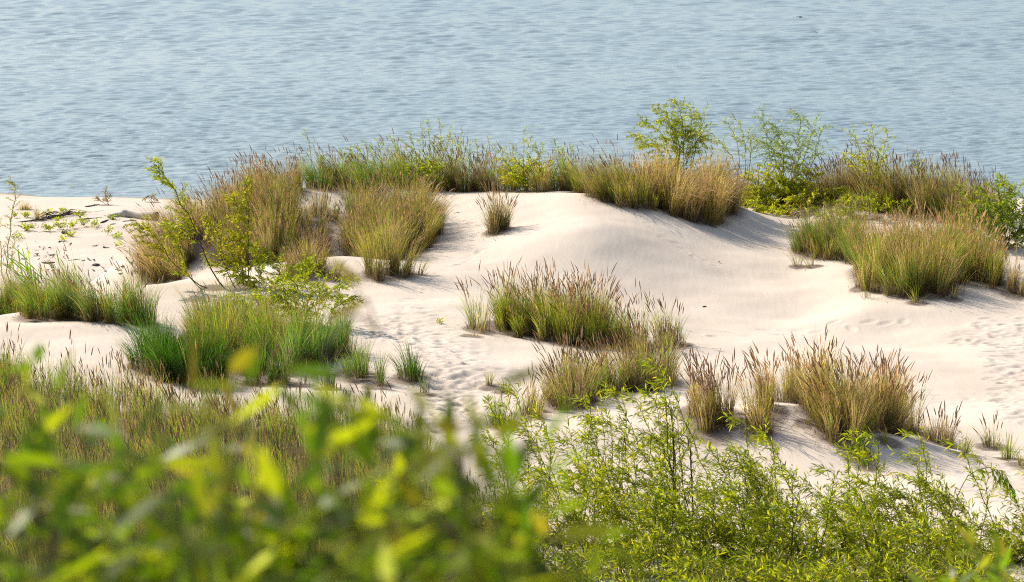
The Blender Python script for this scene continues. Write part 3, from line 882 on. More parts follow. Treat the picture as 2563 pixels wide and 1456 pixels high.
def stem(root, org, path, pal='green', r0=.008, tw=14, tlen=.38, ll=.075, lw=.011, bare=.25, gap=.035, wind=(-.5, 0, 0), bark='brown', fan=.8, up=.55, nleaf=1.0, ns=5, droopy=.10, dens=.30):
    """one woody stem with its twigs (mesh 'stem') and its leaves (sub-part)"""
    P = spline(path, 14)
    P[1:-1] += rng.normal(0, .008, (12, 3)) * np.linalg.norm(P[-1] - P[0])
    Ltot = np.linalg.norm(np.diff(P, axis=0), axis=1).sum()
    wood, lv = Bag(), Bag()
    bc = np.array(BARK[bark])
    t = np.linspace(0, 1, 14)
    tube(wood, P, r0 * (1 - .8 * t), bc, ns)
    wind = np.asarray(wind, float)
    gap, lw = gap * dens, lw * 1.12
    B, D = [], []

    def clothe(Q, t0):
        """leaves along a twig polyline"""
        seg = np.linalg.norm(np.diff(Q, axis=0), axis=1)
        s = np.concatenate([[0], np.cumsum(seg)])
        g = np.arange(t0 * s[-1], s[-1], gap)
        g = g[rng.uniform(0, 1, len(g)) < nleaf]
        if len(g) == 0:
            return
        pos = np.stack([np.interp(g, s, Q[:, k]) for k in range(3)], 1)
        tan = np.stack([np.interp(g, s, np.gradient(Q[:, k], s)) for k in range(3)], 1)
        tan /= np.linalg.norm(tan, axis=1, keepdims=True) + 1e-9
        ra = rng.normal(0, 1, (len(g), 3))
        ra -= tan * (ra * tan).sum(1, keepdims=True)
        ra /= np.linalg.norm(ra, axis=1, keepdims=True) + 1e-9
        B.append(pos)
        D.append(tan * rng.uniform(.5, 1.2, (len(g), 1)) + ra * rng.uniform(.4, .95, (len(g), 1)) + wind * .35 + np.array([0, 0, -.12]))

    for i in range(tw):
        tt = bare + (1 - bare) * (i + rng.uniform(0, 1)) / tw
        tt = min(tt, .97)
        f = tt * 13
        j = int(f)
        p = P[j] + (P[min(j + 1, 13)] - P[j]) * (f - j)
        tan = P[min(j + 1, 13)] - P[j]
        tan /= np.linalg.norm(tan) + 1e-9
        a = rng.uniform(0, 2 * np.pi)
        rad = np.array([math.cos(a), math.sin(a), 0])
        d = rad * fan + tan * up + wind * .45 + np.array([0, 0, .15])
        d /= np.linalg.norm(d)
        ln = tlen * rng.uniform(.55, 1.25) * (1.15 - .75 * tt)
        Q = [p]
        for s_ in range(6):
            d = d + np.array([0, 0, -droopy]) + wind * .10 + rng.normal(0, .06, 3) + tan * .06
            d /= np.linalg.norm(d)
            Q.append(Q[-1] + d * ln / 6)
        Q = np.array(Q)
        tube(wood, Q, np.linspace(r0 * .38 * (1.1 - .6 * tt), r0 * .1, 7), bc * 1.5, 3)
        clothe(Q, .15)
    top = P[int(13 * max(bare, .45)):]
    clothe(top, 0)
    B = np.concatenate(B + [P[-1:]])           # always a leaf at the tip
    D = np.concatenate(D + [P[-1:] - P[-2:-1]])
    m = len(B)
    leaves(lv, B, D, ll * rng.uniform(.55, 1.25, m), lw * rng.uniform(.7, 1.25, m), leaf_cols(pal, m))
    so = link('stem', wood.mesh('stem', M_BARK, org), root)
    link('leaves', lv.mesh('leaves', M_LEAF, org), so)
    return so


def willow(label, base_px, stems, d=None, group='willow shrubs on the dunes', name='willow_shrub', cat='willow shrub', **kw):
    """base_px (u, v) on the sand or (u, None) with d. stems: lists of sheet points (u, v) above the base, read in the plane of the base, or dicts"""
    if d is None:
        g = ground(*base_px)
    else:
        x = (base_px[0] - PW / 2) / FPX * d
        g = np.array([x, d, float(height([x], [d])[0])])
    root = empty(name, g)
    tag(root, label, cat, group)
    LITTER.append((g[0], g[1], .25, .25))
    for s in stems:
        k = dict(kw)
        pts = s
        if isinstance(s, dict):
            pts = s['p']
            k.update({a: b for a, b in s.items() if a not in ('p',)})
        off = rng.uniform(-.18, .18, 2)
        dd = g[1] + off[1] + rng.uniform(-.25, .25)
        b0 = k.pop('b', None)
        bx = g[0] + off[0] if b0 is None else (b0 - PW / 2) / FPX * (g[1])
        b = np.array([bx, g[1] + off[1], float(height([bx], [g[1] + off[1]])[0]) - .03])
        path = [b] + [pt(u, v, dd + rng.uniform(-.05, .05)) for u, v in pts]
        stem(root, g, path, **k)
    return root


# --- back willows
willow('leaning young willow with a dark slanting trunk at the left foot of the dune', (535, 722),
       [dict(p=[(510, 640), (478, 550), (425, 465), (393, 400)], r0=.013, tw=26, tlen=.55, bark='dark', bare=.3, pal='lime', b=548),
        dict(p=[(430, 650), (390, 590), (345, 560)], r0=.008, tw=24, tlen=.5, bark='dark', bare=.25, pal='olive', b=500),
        dict(p=[(470, 690), (450, 620), (410, 560)], r0=.012, tw=12, pal='lime', b=520)],
       ll=.085, lw=.014, wind=(-.45, 0, .05), dens=.2)
willow('upright olive yellow willow right of the leaning one', (605, 720),
       [dict(p=[(603, 640), (600, 560), (585, 490)], r0=.010, tw=24, bark='dark', pal='olive', b=600),
        dict(p=[(618, 640), (622, 540), (612, 452)], r0=.010, tw=24, bark='dark', pal='olive', b=618),
        dict(p=[(560, 660), (550, 600), (520, 540)], r0=.010, tw=14, pal='olive', b=585),
        dict(p=[(650, 680), (640, 630), (610, 590)], r0=.008, tw=10, pal='lime', b=640)],
       ll=.085, lw=.016, tlen=.46, bare=.15, wind=(-.25, 0, 0), dens=.2)
willow('low spreading lime willow at the foot of the left dune, right of the upright one', (690, 730),
       [dict(p=[(700, 690), (690, 650), (660, 625)], b=700), dict(p=[(620, 700), (580, 675), (530, 660)], b=650), dict(p=[(740, 700), (760, 670), (770, 650)], b=740),
        dict(p=[(650, 705), (620, 690), (590, 690)], b=660), dict(p=[(760, 700), (775, 680), (778, 660)], b=765)],
       pal='lime', tw=18, tlen=.38, r0=.007, bare=.1, ll=.08, lw=.015, dens=.24)
willow('thin lime willow shrub spreading over sand behind the green grass group', (770, 815),
       [dict(p=[(800, 760), (840, 720), (880, 690)], b=790), dict(p=[(760, 760), (745, 720), (720, 690)], b=765), dict(p=[(700, 780), (670, 750), (650, 735)], b=730),
        dict(p=[(830, 780), (860, 755), (878, 745)], b=810), dict(p=[(730, 770), (690, 730), (690, 700)], b=750), dict(p=[(790, 770), (800, 730), (815, 690)], b=785),
        dict(p=[(745, 780), (715, 760), (705, 745)], b=740), dict(p=[(640, 790), (620, 765), (590, 740)], b=660)],
       pal='lime', tw=22, tlen=.46, r0=.006, bare=.1, ll=.072, lw=.014, gap=.036, bark='grey', fan=1.0, dens=.24)
willow('slim olive sapling at the left frame edge before the beach', (10, 745),
       [dict(p=[(22, 640), (30, 540), (38, 470), (20, 452)], b=6, r0=.012, tw=26, bark='dark'), dict(p=[(5, 660), (0, 580), (-15, 520)], b=0, r0=.009, tw=18),
        dict(p=[(25, 690), (32, 630), (40, 590)], b=15, r0=.006, tw=10), dict(p=[(-20, 660), (-30, 600), (-45, 540)], b=-10, r0=.008, tw=14)],
       pal='olive', tlen=.30, ll=.075, lw=.011, bare=.15, wind=(-.4, 0, 0))
# shoots standing up out of the ridge grass
willow('slim pale shoot at the left end of the back ridge', (785, 470), [dict(p=[(778, 400), (772, 345), (762, 325)], b=785)], pal='pale', tw=6, tlen=.14, ll=.05, lw=.010, r0=.005, bare=.3)
willow('spray of pale willow shoots bending left above the blue green ridge grass', (940, 462),
       [[(900, 410), (870, 372)], [(915, 400), (890, 365)], [(940, 410), (912, 352)], [(870, 415), (850, 375)], [(955, 400), (945, 350)], [(890, 410), (865, 385)], [(820, 420), (808, 390)]],
       pal='pale', tw=8, tlen=.24, ll=.062, lw=.011, r0=.005, bare=.35)
willow('tallest thicket of pale upright willow shoots in the middle of the back ridge', (1065, 466),
       [[(1040, 390), (1025, 330)], [(1060, 380), (1052, 310)], [(1075, 380), (1070, 302)], [(1100, 380), (1098, 295)], [(1110, 390), (1125, 330)], [(1050, 400), (1005, 350)],
        [(1085, 400), (1088, 340)], [(1130, 390), (1125, 318)], [(1030, 410), (990, 365)], [(1090, 390), (1105, 345)], [(1015, 420), (975, 340)], [(1140, 400), (1150, 350)]],
       pal='pale', tw=9, tlen=.22, ll=.060, lw=.011, r0=.006, bare=.25, wind=(-.2, 0, 0))
willow('lime willow bush growing low among the bright green ridge grass', (1070, 474),
       [[(1060, 430), (1045, 400)], [(1080, 430), (1085, 405)], [(1095, 440), (1110, 410)], [(1045, 440), (1025, 415)], [(1070, 440), (1065, 415)]],
       pal='lime', tw=12, tlen=.30, ll=.07, lw=.013, r0=.006, bare=.1, gap=.028)
willow('row of thin pale shoots above the tan ridge tussock', (1200, 474),
       [[(1158, 400), (1155, 320)], [(1175, 400), (1178, 355)], [(1195, 400), (1190, 350)], [(1215, 400), (1222, 345)], [(1235, 405), (1240, 362)], [(1180, 410), (1165, 365)]],
       pal='pale', tw=8, tlen=.18, ll=.055, lw=.010, r0=.005, bare=.25, wind=(-.15, 0, 0))
willow('yellow leaved willow bush low on the ridge beside the sand crest', (1315, 476),
       [[(1300, 440), (1290, 400)], [(1320, 440), (1330, 400)], [(1345, 440), (1360, 405)], [(1330, 455), (1345, 440)], [(1290, 450), (1270, 420)], [(1360, 455), (1375, 430)],
        [(1310, 450), (1300, 430)], [(1280, 445), (1262, 400)], [(1350, 450), (1352, 425)]],
       pal='yellow', tw=17, tlen=.42, ll=.075, lw=.015, r0=.006, bare=.08, gap=.026, wind=(-.15, 0, 0))
willow('pale green shoots rising behind the yellow ridge bush', (1340, 478),
       [[(1310, 400), (1312, 320)], [(1320, 390), (1330, 340)], [(1350, 400), (1340, 360)], [(1380, 400), (1388, 345)], [(1290, 400), (1282, 360)], [(1425, 410), (1432, 365)],
        [(1345, 400), (1362, 362)], [(1265, 405), (1258, 370)], [(1400, 410), (1408, 370)]],
       pal='pale', tw=10, tlen=.24, ll=.058, lw=.011, r0=.005, bare=.2, wind=(-.15, 0, 0))
willow('tall rounded lime willow rising over the straw grass mound', (1700, 500),
       [[(1690, 360), (1670, 290), (1640, 262)], [(1705, 350), (1700, 280), (1690, 250)], [(1720, 360), (1730, 300), (1722, 262)], [(1740, 370), (1755, 310), (1745, 285)],
        [(1670, 370), (1640, 320), (1605, 300)], [(1660, 390), (1620, 360), (1580, 335)], [(1690, 380), (1680, 320), (1655, 300)], [(1720, 390), (1750, 350), (1765, 340)],
        [(1680, 390), (1630, 350), (1600, 345)], [(1700, 380), (1690, 340), (1690, 310)], [(1710, 380), (1715, 330), (1705, 305)], [(1735, 385), (1740, 345), (1735, 325)]],
       pal='lime', tw=21, tlen=.46, ll=.08, lw=.013, r0=.008, bare=.12, bark='dark', wind=(-.3, 0, 0), droopy=.14)
willow('slender see through willow right of the rounded lime one', (1850, 500),
       [[(1850, 400), (1835, 330), (1810, 300)], [(1865, 400), (1860, 340), (1835, 292)], [(1840, 410), (1810, 370), (1795, 345)], [(1875, 410), (1880, 360), (1870, 330)]],
       pal='lime', tw=13, tlen=.36, ll=.07, lw=.010, r0=.008, bare=.35, bark='grey', gap=.045, wind=(-.3, 0, 0))
willow('wide airy green willow with drooping twigs at the middle of the right ridge', (1965, 505),
       [[(1930, 400), (1915, 330), (1895, 285)], [(1940, 390), (1920, 340), (1902, 270)], [(1960, 390), (1950, 330), (1935, 310)], [(1990, 390), (2005, 310), (1990, 283)],
        [(2010, 400), (2030, 330), (2010, 290)], [(2030, 410), (2050, 350), (2062, 315)], [(1960, 410), (1930, 370), (1900, 350)], [(2000, 400), (1990, 350), (1960, 325)],
        [(1980, 410), (1970, 370), (1945, 355)], [(2020, 420), (2030, 380), (2020, 350)], [(2000, 430), (1985, 400), (1950, 385)]],
       pal='green', dens=.42, tw=18, tlen=.52, ll=.08, lw=.011, r0=.008, bare=.25, bark='grey', gap=.042, wind=(-.3, 0, 0), droopy=.15)
willow('yellowish willow standing up through the mauve right ridge tussock', (2160, 520),
       [[(2160, 430), (2150, 370), (2125, 325)], [(2180, 420), (2185, 360), (2180, 312)], [(2200, 420), (2215, 370), (2218, 318)], [(2150, 440), (2125, 400), (2110, 385)],
        [(2190, 430), (2195, 380), (2170, 350)], [(2170, 440), (2160, 400), (2135, 390)], [(2185, 450), (2200, 420), (2205, 395)]],
       pal='yellow', tw=13, tlen=.36, ll=.07, lw=.012, r0=.008, bare=.25, bark='brown', gap=.04, wind=(-.2, 0, 0))
willow('dense bright yellow green willow bush in the gap of the right ridge', (1960, 515),
       [[(1900, 470), (1880, 435)], [(1930, 460), (1915, 415)], [(1960, 460), (1950, 410)], [(1990, 460), (1990, 415)], [(2020, 465), (2030, 425)], [(1910, 490), (1890, 470)],
        [(1945, 480), (1935, 450)], [(1980, 480), (1975, 450)], [(2010, 485), (2015, 455)], [(1960, 495), (1955, 475)], [(1925, 500), (1905, 485)], [(2035, 490), (2045, 465)],
        [(1995, 498), (2000, 480)], [(1890, 500), (1872, 480)]],
       pal='yellow', tw=20, tlen=.48, ll=.078, lw=.017, r0=.007, bare=.05, gap=.024, wind=(-.1, 0, 0), fan=1.0)
willow('sprawling willow with yellow green branches lying toward the sand saddle', (1990, 535),
       [dict(p=[(1950, 520), (1910, 528), (1880, 532)], b=2000), dict(p=[(1985, 525), (1960, 535), (1945, 545)], b=2010), dict(p=[(2050, 500), (2080, 480), (2105, 470)], b=2030),
        dict(p=[(2060, 515), (2100, 500), (2140, 490)], b=2040), dict(p=[(2020, 515), (2010, 500), (1990, 490)], b=2020), dict(p=[(1920, 520), (1895, 505), (1870, 500)], b=1960)],
       pal='yellow', tw=20, tlen=.50, ll=.085, lw=.016, r0=.008, bare=.1, bark='dark', fan=1.0, up=.4)
willow('low lime willow along the foot of the mauve right ridge', (2180, 545),
       [dict(p=[(2130, 520), (2110, 500)], b=2140), dict(p=[(2170, 520), (2165, 495)], b=2170), dict(p=[(2210, 520), (2215, 495)], b=2200), dict(p=[(2250, 530), (2265, 505)], b=2240),
        dict(p=[(2140, 535), (2120, 528)], b=2150), dict(p=[(2285, 530), (2290, 505)], b=2280), dict(p=[(2100, 535), (2080, 525)], b=2110)],
       pal='lime', tw=16, tlen=.42, ll=.08, lw=.014, r0=.006, bare=.1, fan=.9)
willow('single lime shoot poking out of the top of the right ridge', (2300, 520), [dict(p=[(2298, 430), (2295, 400)], b=2300)], pal='lime', tw=8, tlen=.22, ll=.07, lw=.013, r0=.005, bare=.4)
willow('big glossy green willow bush at the right frame edge', (2500, 620),
       [[(2470, 560), (2430, 500), (2400, 465)], [(2490, 550), (2470, 490), (2455, 470)], [(2510, 550), (2500, 480), (2490, 450)], [(2530, 560), (2535, 500), (2530, 470)],
        [(2550, 570), (2560, 520), (2570, 490)], [(2480, 580), (2440, 545), (2410, 525)], [(2510, 580), (2505, 540), (2490, 520)], [(2540, 590), (2555, 560), (2560, 545)],
        [(2460, 590), (2430, 570), (2415, 560)], [(2500, 600), (2490, 575), (2475, 560)], [(2535, 610), (2545, 590), (2550, 575)], [(2475, 600), (2450, 590), (2440, 585)],
        [(2520, 570), (2520, 520), (2510, 500)], [(2580, 590), (2600, 550), (2610, 510)], [(2490, 570), (2460, 530), (2440, 515)]],
       pal='green', tw=15, tlen=.42, ll=.08, lw=.015, r0=.009, bare=.1, gap=.028, bark='dark', wind=(-.2, 0, 0), fan=.95)
willow('thin wind bent sapling tops above the glossy right bush', (2535, 600),
       [[(2520, 510), (2510, 455), (2495, 440)], [(2540, 510), (2550, 470), (2562, 452)], [(2530, 500), (2525, 460), (2512, 462)]],
       pal='lime', tw=12, tlen=.26, ll=.065, lw=.011, r0=.006, bare=.4, bark='grey')

# --- front willows: tops chosen along the edge the shrubs make in the photo
FG = 'willow shrubs along the bottom of the photo'


def front(label, u0, d, tops, pal='lime', **kw):
    p = dict(tw=30, tlen=.44, ll=.082, lw=.0108, r0=.007, bare=.10, gap=.034, wind=(-.5, 0, .08), bark='dark', droopy=.07, fan=.8, dens=.5)
    p.update(kw)
    p["pal"] = pal
    st = []
    tops = [(u, v + rng.uniform(45, 105), {}) for u, v in tops] + [(u + rng.uniform(-45, 45), v - rng.uniform(-15, 75), dict(tw=12, tlen=.28, dens=.55, bare=.3, r0=.0055))
                                                for u, v in tops if rng.uniform() < .85 and v < 1300]
    for (u, v, ex) in tops:
        b = u + (1456 - v) * rng.uniform(.0, .55)
        mid = (u + (b - u) * .42 + 8, v + (1470 - v) * .45)
        st.append(dict(p=[mid, (u + 26, v + 30), (u, v)], b=b, **ex))
    return willow(label, (u0, None), st, d=d, group=FG, **p)


front('tallest front willow with a dark slanting trunk reaching the low brown tussock', 1760, 26.2, [(1652, 948), (1700, 985), (1640, 1000), (1665, 1040)], 'lime', r0=.013, tw=30, tlen=.5, bark='dark', dens=.7)
front('front willow whose thin arching tips reach left over trampled sand', 1400, 26.8, [(1215, 1015), (1300, 1000), (1238, 1085), (1350, 1060), (1330, 1120)], 'lime', r0=.006, tw=18, tlen=.36, bare=.3)
front('front willow with arching tips before the low sand mound, left of the tallest', 1530, 26.5, [(1410, 1010), (1505, 985), (1470, 1050), (1560, 1040), (1440, 1090)], 'lime', r0=.007, tw=22, bare=.25)
front('open willow below the low sand mound with bare sand seen through it', 1650, 26.0, [(1560, 1100), (1600, 1060), (1500, 1130), (1640, 1120), (1540, 1160)], 'lime', tw=26)
front('airy willow right of the slanting trunk, below the tan stalks', 1880, 26.0, [(1800, 1080), (1850, 1065), (1880, 1100), (1780, 1130), (1900, 1140)], 'lime', tw=26)
front('willow with sparse tips under the sandy hummock of the arched tussock', 2010, 25.8, [(1930, 1130), (1975, 1170), (1900, 1190), (2020, 1200), (1850, 1180)], 'lime', tw=26)
front('willow with green nodding crown below the golden arched tussock', 2240, 26.2, [(2110, 1165), (2160, 1135), (2215, 1150), (2260, 1175), (2130, 1200), (2190, 1190)], 'lime', tw=32)
front('willow with slim tips below the low mauve tuft', 2370, 26.0, [(2310, 1150), (2350, 1175), (2400, 1210), (2290, 1210)], 'lime', tw=28)
front('willow with one long arching branch drooping to the right frame edge', 2420, 26.4, [(2390, 1250), (2430, 1280), (2350, 1260)], 'lime',
      tw=26)
front('pale green willow in the lower right corner', 2560, 25.6, [(2500, 1240), (2540, 1230), (2570, 1270), (2470, 1300), (2520, 1310), (2600, 1240), (2590, 1330)], 'lime', tw=28)
front('dense yellow green willow at the bottom, left of the dark twin stems', 1480, 25.0, [(1370, 1180), (1420, 1150), (1450, 1210), (1340, 1240), (1500, 1190), (1400, 1280), (1300, 1200)], 'lime')
front('dense willow round the dark twin stems at the bottom', 1640, 24.9, [(1560, 1200), (1610, 1180), (1660, 1190), (1580, 1260), (1640, 1270), (1520, 1270)], 'lime')
front('dense willow directly below the foot of the slanting trunk', 1800, 24.9, [(1710, 1190), (1760, 1180), (1740, 1250), (1810, 1210), (1690, 1280), (1790, 1280)], 'lime')
front('dense willow at the bottom below the airy one', 1960, 24.8, [(1860, 1230), (1910, 1220), (1960, 1240), (1890, 1290), (1840, 1310), (1990, 1270)], 'lime')
front('dense willow at the bottom below the nodding crown', 2130, 24.8, [(2040, 1250), (2090, 1240), (2140, 1250), (2060, 1310), (2110, 1320), (2170, 1280)], 'lime')
front('dense willow at the bottom below the slim tips', 2300, 24.8, [(2200, 1260), (2250, 1240), (2300, 1260), (2230, 1320), (2280, 1330), (2340, 1300)], 'lime')
front('dense willow at the bottom beside the blurred corner plant', 2450, 24.7, [(2370, 1290), (2410, 1310), (2460, 1330), (2390, 1350), (2500, 1360)], 'lime')
front('yellowing willow at the bottom in front of the meadow grass', 1250, 25.0, [(1130, 1180), (1180, 1220), (1080, 1230), (1220, 1260), (1150, 1300), (1060, 1310), (1250, 1320)], 'yellow', tw=24)
front('sparse yellow willow among dead grass left of the yellowing one', 1060, 25.2, [(960, 1270), (1010, 1300), (930, 1330), (880, 1350)], 'yellow', tw=20)
front('bottom most short willow under the twin stems', 1560, 23.9, [(1420, 1330), (1480, 1310), (1540, 1340), (1600, 1320), (1360, 1370), (1300, 1340)], 'lime')
front('bottom most short willow right of the slanting trunk foot', 1850, 23.9, [(1680, 1350), (1740, 1330), (1800, 1345), (1860, 1360), (1920, 1340)], 'lime')
front('bottom most short willow between nodding crown and corner', 2180, 23.9, [(2000, 1350), (2060, 1370), (2120, 1360), (2180, 1345), (2240, 1370), (2310, 1375), (2370, 1390)], 'lime')
front('low willow row along the bottom edge, left part', 1500, 23.0, [(1280, 1400), (1340, 1390), (1400, 1405), (1460, 1385), (1520, 1400), (1580, 1390), (1640, 1400), (1700, 1390)], 'lime', tw=18)
front('low willow row along the bottom edge, middle part', 1950, 23.0, [(1760, 1400), (1820, 1390), (1880, 1405), (1940, 1390), (2000, 1400), (2060, 1395), (2120, 1405)], 'lime', tw=18)
front('low willow row along the bottom edge, right part', 2350, 23.0, [(2180, 1400), (2240, 1395), (2300, 1405), (2360, 1395), (2420, 1400), (2480, 1395), (2540, 1405)], 'lime', tw=18)
# the long arching branch at the right
rt = [o for o in bpy.data.objects if o.get('label', '').startswith('willow with one long arching')][0]
org = np.array(rt.location)
bb = pt(2360, 1470, 26.4)
bb[2] = float(height([bb[0]], [bb[1]])[0])
stem(rt, org, [bb, pt(2375, 1330, 26.4), (pt(2395, 1240, 26.3)), pt(2440, 1178, 26.3), pt(2510, 1180, 26.2), pt(2535, 1235, 26.2)], 'green', r0=.007, tw=13, tlen=.22,
     ll=.08, lw=.012, bare=.62, bark='grey', wind=(.2, 0, -.5), droopy=.25)

# --- near, out of focus willows right in front of the viewpoint
NG = 'near willow shrubs before the viewpoint'


def near(label, u0, d, tops, pal='near', **kw):
    p = dict(tw=11, tlen=.145, ll=.072, lw=.0135, r0=.0035, bare=.5, gap=.055, wind=(-.25, 0, .05), bark='brown', droopy=.06, fan=.8, dens=1.0)
    d = d * .78
    u0 = u0 - 40
    tops = [(u, v + 32) for u, v in tops] + [(u + rng.uniform(-130, 130), v + rng.uniform(130, 300)) for u, v in tops if v > 1000]
    p.update(kw)
    p["pal"] = pal
    st = []
    for (u, v) in tops:
        x0 = (u0 - PW / 2) / FPX * d
        b = u + (u0 - u) * .5 + rng.uniform(-60, 60)
        st.append(dict(p=[(u * .6 + b * .4, v + 420), (u + 30, v + 130), (u, v)], b=b))
    return willow(label, (u0, None), st, d=d, group=NG, name='willow_shrub', **p)


near('blurred near willow in the bottom left corner', 120, 3.9, [(60, 1180), (-30, 1240), (200, 1230), (130, 1330)], 'near')
near('blurred near willow at the left frame edge over the meadow', 20, 4.0, [(-20, 1090), (70, 1060), (160, 1120)], 'near', tw=5)
near('blurred near willow whose top leaf crosses the left sand patch', 330, 4.2, [(90, 880), (300, 1060), (180, 1000)], 'near', tw=4, nleaf=.6)
near('blurred near willow left of the middle with pale backlit leaves', 520, 3.8, [(400, 1120), (480, 1190), (330, 1180), (560, 1230)], 'near')
near('blurred near willow whose tip stands before the dark green tussocks', 640, 4.1, [(575, 905), (600, 1050), (520, 1030)], 'neary', tw=5, nleaf=.75)
near('blurred near willow reaching to the blue green tussock', 860, 4.1, [(830, 900), (760, 1010), (900, 980)], 'near', tw=5, nleaf=.75)
near('blurred near willow with leaf tips over the shaded sand', 1000, 3.9, [(980, 1020), (1050, 1060), (930, 1120)], 'near', tw=6)
near('blurred near willow with a yellow tip before the trampled sand', 1130, 3.9, [(1110, 1090), (1160, 1010), (1080, 1180)], 'neary', tw=5)
near('blurred dark green near willow in the bottom middle', 1200, 3.6, [(1180, 1190), (1270, 1170), (1130, 1270), (1250, 1280), (1320, 1290)], 'near')
near('blurred near willow at the bottom between the pale one and the dark one', 860, 3.6, [(700, 1220), (780, 1290), (860, 1250), (930, 1310)], 'near')
near('blurred near willow at the bottom below the meadow', 500, 3.5, [(420, 1330), (540, 1350), (640, 1310), (300, 1340)], 'near')
near('single blurred tall shoot whose pale tip hangs before the sand', 905, 4.6, [(885, 650)], 'neary', tw=3, nleaf=.6, bare=.75)
near('slightly blurred green willow in the bottom right corner', 2450, 8.0, [(2440, 1330), (2380, 1380), (2500, 1370), (2550, 1400)], 'green', ll=.08, lw=.016)

# ------------------------------------------------------------------ small things on the beach
SG = 'sticks scattered on the beach'


def stick(label, pts_px, r, colr, group=SG, name='stick', lift=.0, jit=.01):
    P = np.array([ground(u, v) for u, v in pts_px])
    P[:, 2] += r * .8 + lift
    Q = spline(P, 8)
    Q += rng.normal(0, jit, Q.shape) * np.array([1, 1, .3])
    b = Bag()
    tube(b, Q, r * np.array([.6, 1, .95, .9, 1.05, .85, .75, .4]), colr, 6)
    o = Q[4].copy()
    return tag(link(name, b.mesh(name, M_DRIFT, o), None, o), label, 'stick', group)


DK, GY_, PL = (.06, .048, .04), (.20, .17, .14), (.5, .45, .38)
stick('straight dark stick lying level just above the near left grass ridge', [(106, 659), (122, 661), (138, 659)], .03, DK)
stick('thin bent dark stick right of the straight dark one, on the lower beach', [(170, 653), (185, 651), (200, 649)], .014, GY_)
stick('longest thin dark stick lying across the upper beach under the creepers', [(30, 560), (80, 553), (140, 546)], .02, DK)
stick('long dark stick lying level right of the branch heap', [(195, 551), (240, 548), (275, 546)], .02, DK)
stick('dark raised stick end above the branch heap', [(215, 530), (235, 526), (250, 524)], .025, DK, lift=.12)
stick('short thick slanting stick left of the pale driftwood log', [(252, 560), (262, 556), (272, 553)], .03, DK)
stick('short dark level stick under the creepers right of the slanting one', [(276, 565), (284, 564), (290, 563)], .03, DK)
stick('dark branch lying under the willow tip right of the driftwood log', [(306, 558), (325, 556), (342, 554)], .03, DK)
stick('pale bleached reed stalk curving over the middle beach', [(205, 594), (225, 598), (260, 598)], .012, PL)
stick('short upright bleached peg by the branch heap', [(219, 548), (219, 546)], .015, PL, name='stick')
stick('dark curved root piece in the middle of the creeper band', [(155, 586), (163, 585), (168, 587)], .05, DK)
stick('long grey stick near the middle of the creeper band', [(95, 585), (115, 581), (130, 586)], .018, GY_)
sp = [(x, y) for x, y in zip(rng.uniform(20, 345, 70), rng.uniform(602, 688, 70))]
for (u, v) in sp:
    L_ = rng.choice([3, 6, 10, 16], p=[.4, .3, .2, .1])
    sl = rng.normal(0, 1.6)
    stick('small dark bit of wood washed up on the lower beach', [(u - L_ / 2, v - sl), (u, v + rng.normal(0, .6)), (u + L_ / 2, v + sl)], rng.uniform(.006, .015), DK if rng.uniform() < .75 else GY_)

# branch heap: many thin branches tangled into one heap
root = empty('branch_heap', ground(145, 544))
tag(root, 'heap of dark tangled branches washed up on the upper beach', 'branch heap')
for k in range(14):
    u = rng.uniform(108, 190)
    v = 549 - (u - 105) * .13 + rng.normal(0, 2)
    ln = rng.uniform(18, 42)
    P = np.array([ground(u - ln, v + 3), ground(u, v), ground(u + ln, v - 3)])
    P[:, 2] += rng.uniform(.02, .16) * np.array([.3, 1, .7])
    b = Bag()
    tube(b, spline(P, 8) + rng.normal(0, .02, (8, 3)), np.linspace(.022, .006, 8), DK, 5)
    link('branch', b.mesh('branch', M_DRIFT, np.array(root.location)), root)

# driftwood log, swelling and bent, with a dark broken end
P = np.array([ground(u, v) for u, v in ((270, 546), (295, 545), (320, 545), (350, 547), (392, 550))])
P[:, 2] += np.array([.03, .07, .10, .07, .10])
Q = spline(P, 18)
b = Bag()
rad = np.interp(np.linspace(0, 1, 18), [0, .1, .3, .42, .5, .7, .9, 1], [.02, .07, .08, .13, .09, .085, .11, .12])
tube(b, Q, rad * rng.uniform(.9, 1.1, 18), (.42, .38, .33), 12)
root = empty('driftwood_log', P[2])
tag(root, 'pale grey driftwood log with a dark broken end on the beach', 'driftwood')
link('trunk', b.mesh('trunk', M_DRIFT, np.array(root.location)), root)
b = Bag()
T_ = (Q[-1] - Q[-2]) / np.linalg.norm(Q[-1] - Q[-2])
cap = np.array([Q[-1] - T_ * .05, Q[-1] + T_ * .012, Q[-1] + T_ * .03, Q[-1] + T_ * .034])
tube(b, cap, [.123, .125, .09, .002], (.05, .042, .036), 12)
link('broken_end', b.mesh('broken_end', M_DRIFT, np.array(root.location)), root)


def lump(name, label, u, v, size, colr, cat, mat=M_STONE, group=None, flat=.6):
    g = ground(u, v)
    me_b = Bag()
    nu, nv = 10, 7
    th = np.linspace(0, np.pi, nv)[:, None]
    ph = np.arange(nu)[None] * 2 * np.pi / nu
    r = size * (1 + .25 * np.sin(3 * ph + rng.uniform(0, 6)) * np.sin(th) + .15 * np.cos(2 * th + rng.uniform(0, 6)) + rng.normal(0, .07, (nv, nu)) * np.sin(th))
    V = np.stack([1.25 * r * np.sin(th) * np.cos(ph), r * np.sin(th) * np.sin(ph), flat * r * np.cos(th) + flat * size * .6 + 0 * ph], -1).reshape(-1, 3)
    i = np.arange(nv - 1)[:, None] * nu
    j = np.arange(nu)[None]
    me_b.add(V, np.stack([i + j, i + nu + j, i + nu + (j + 1) % nu, i + (j + 1) % nu], -1).reshape(-1, 4), None, colr)
    return tag(link(name, me_b.mesh(name, mat), None, g), label, cat, group)


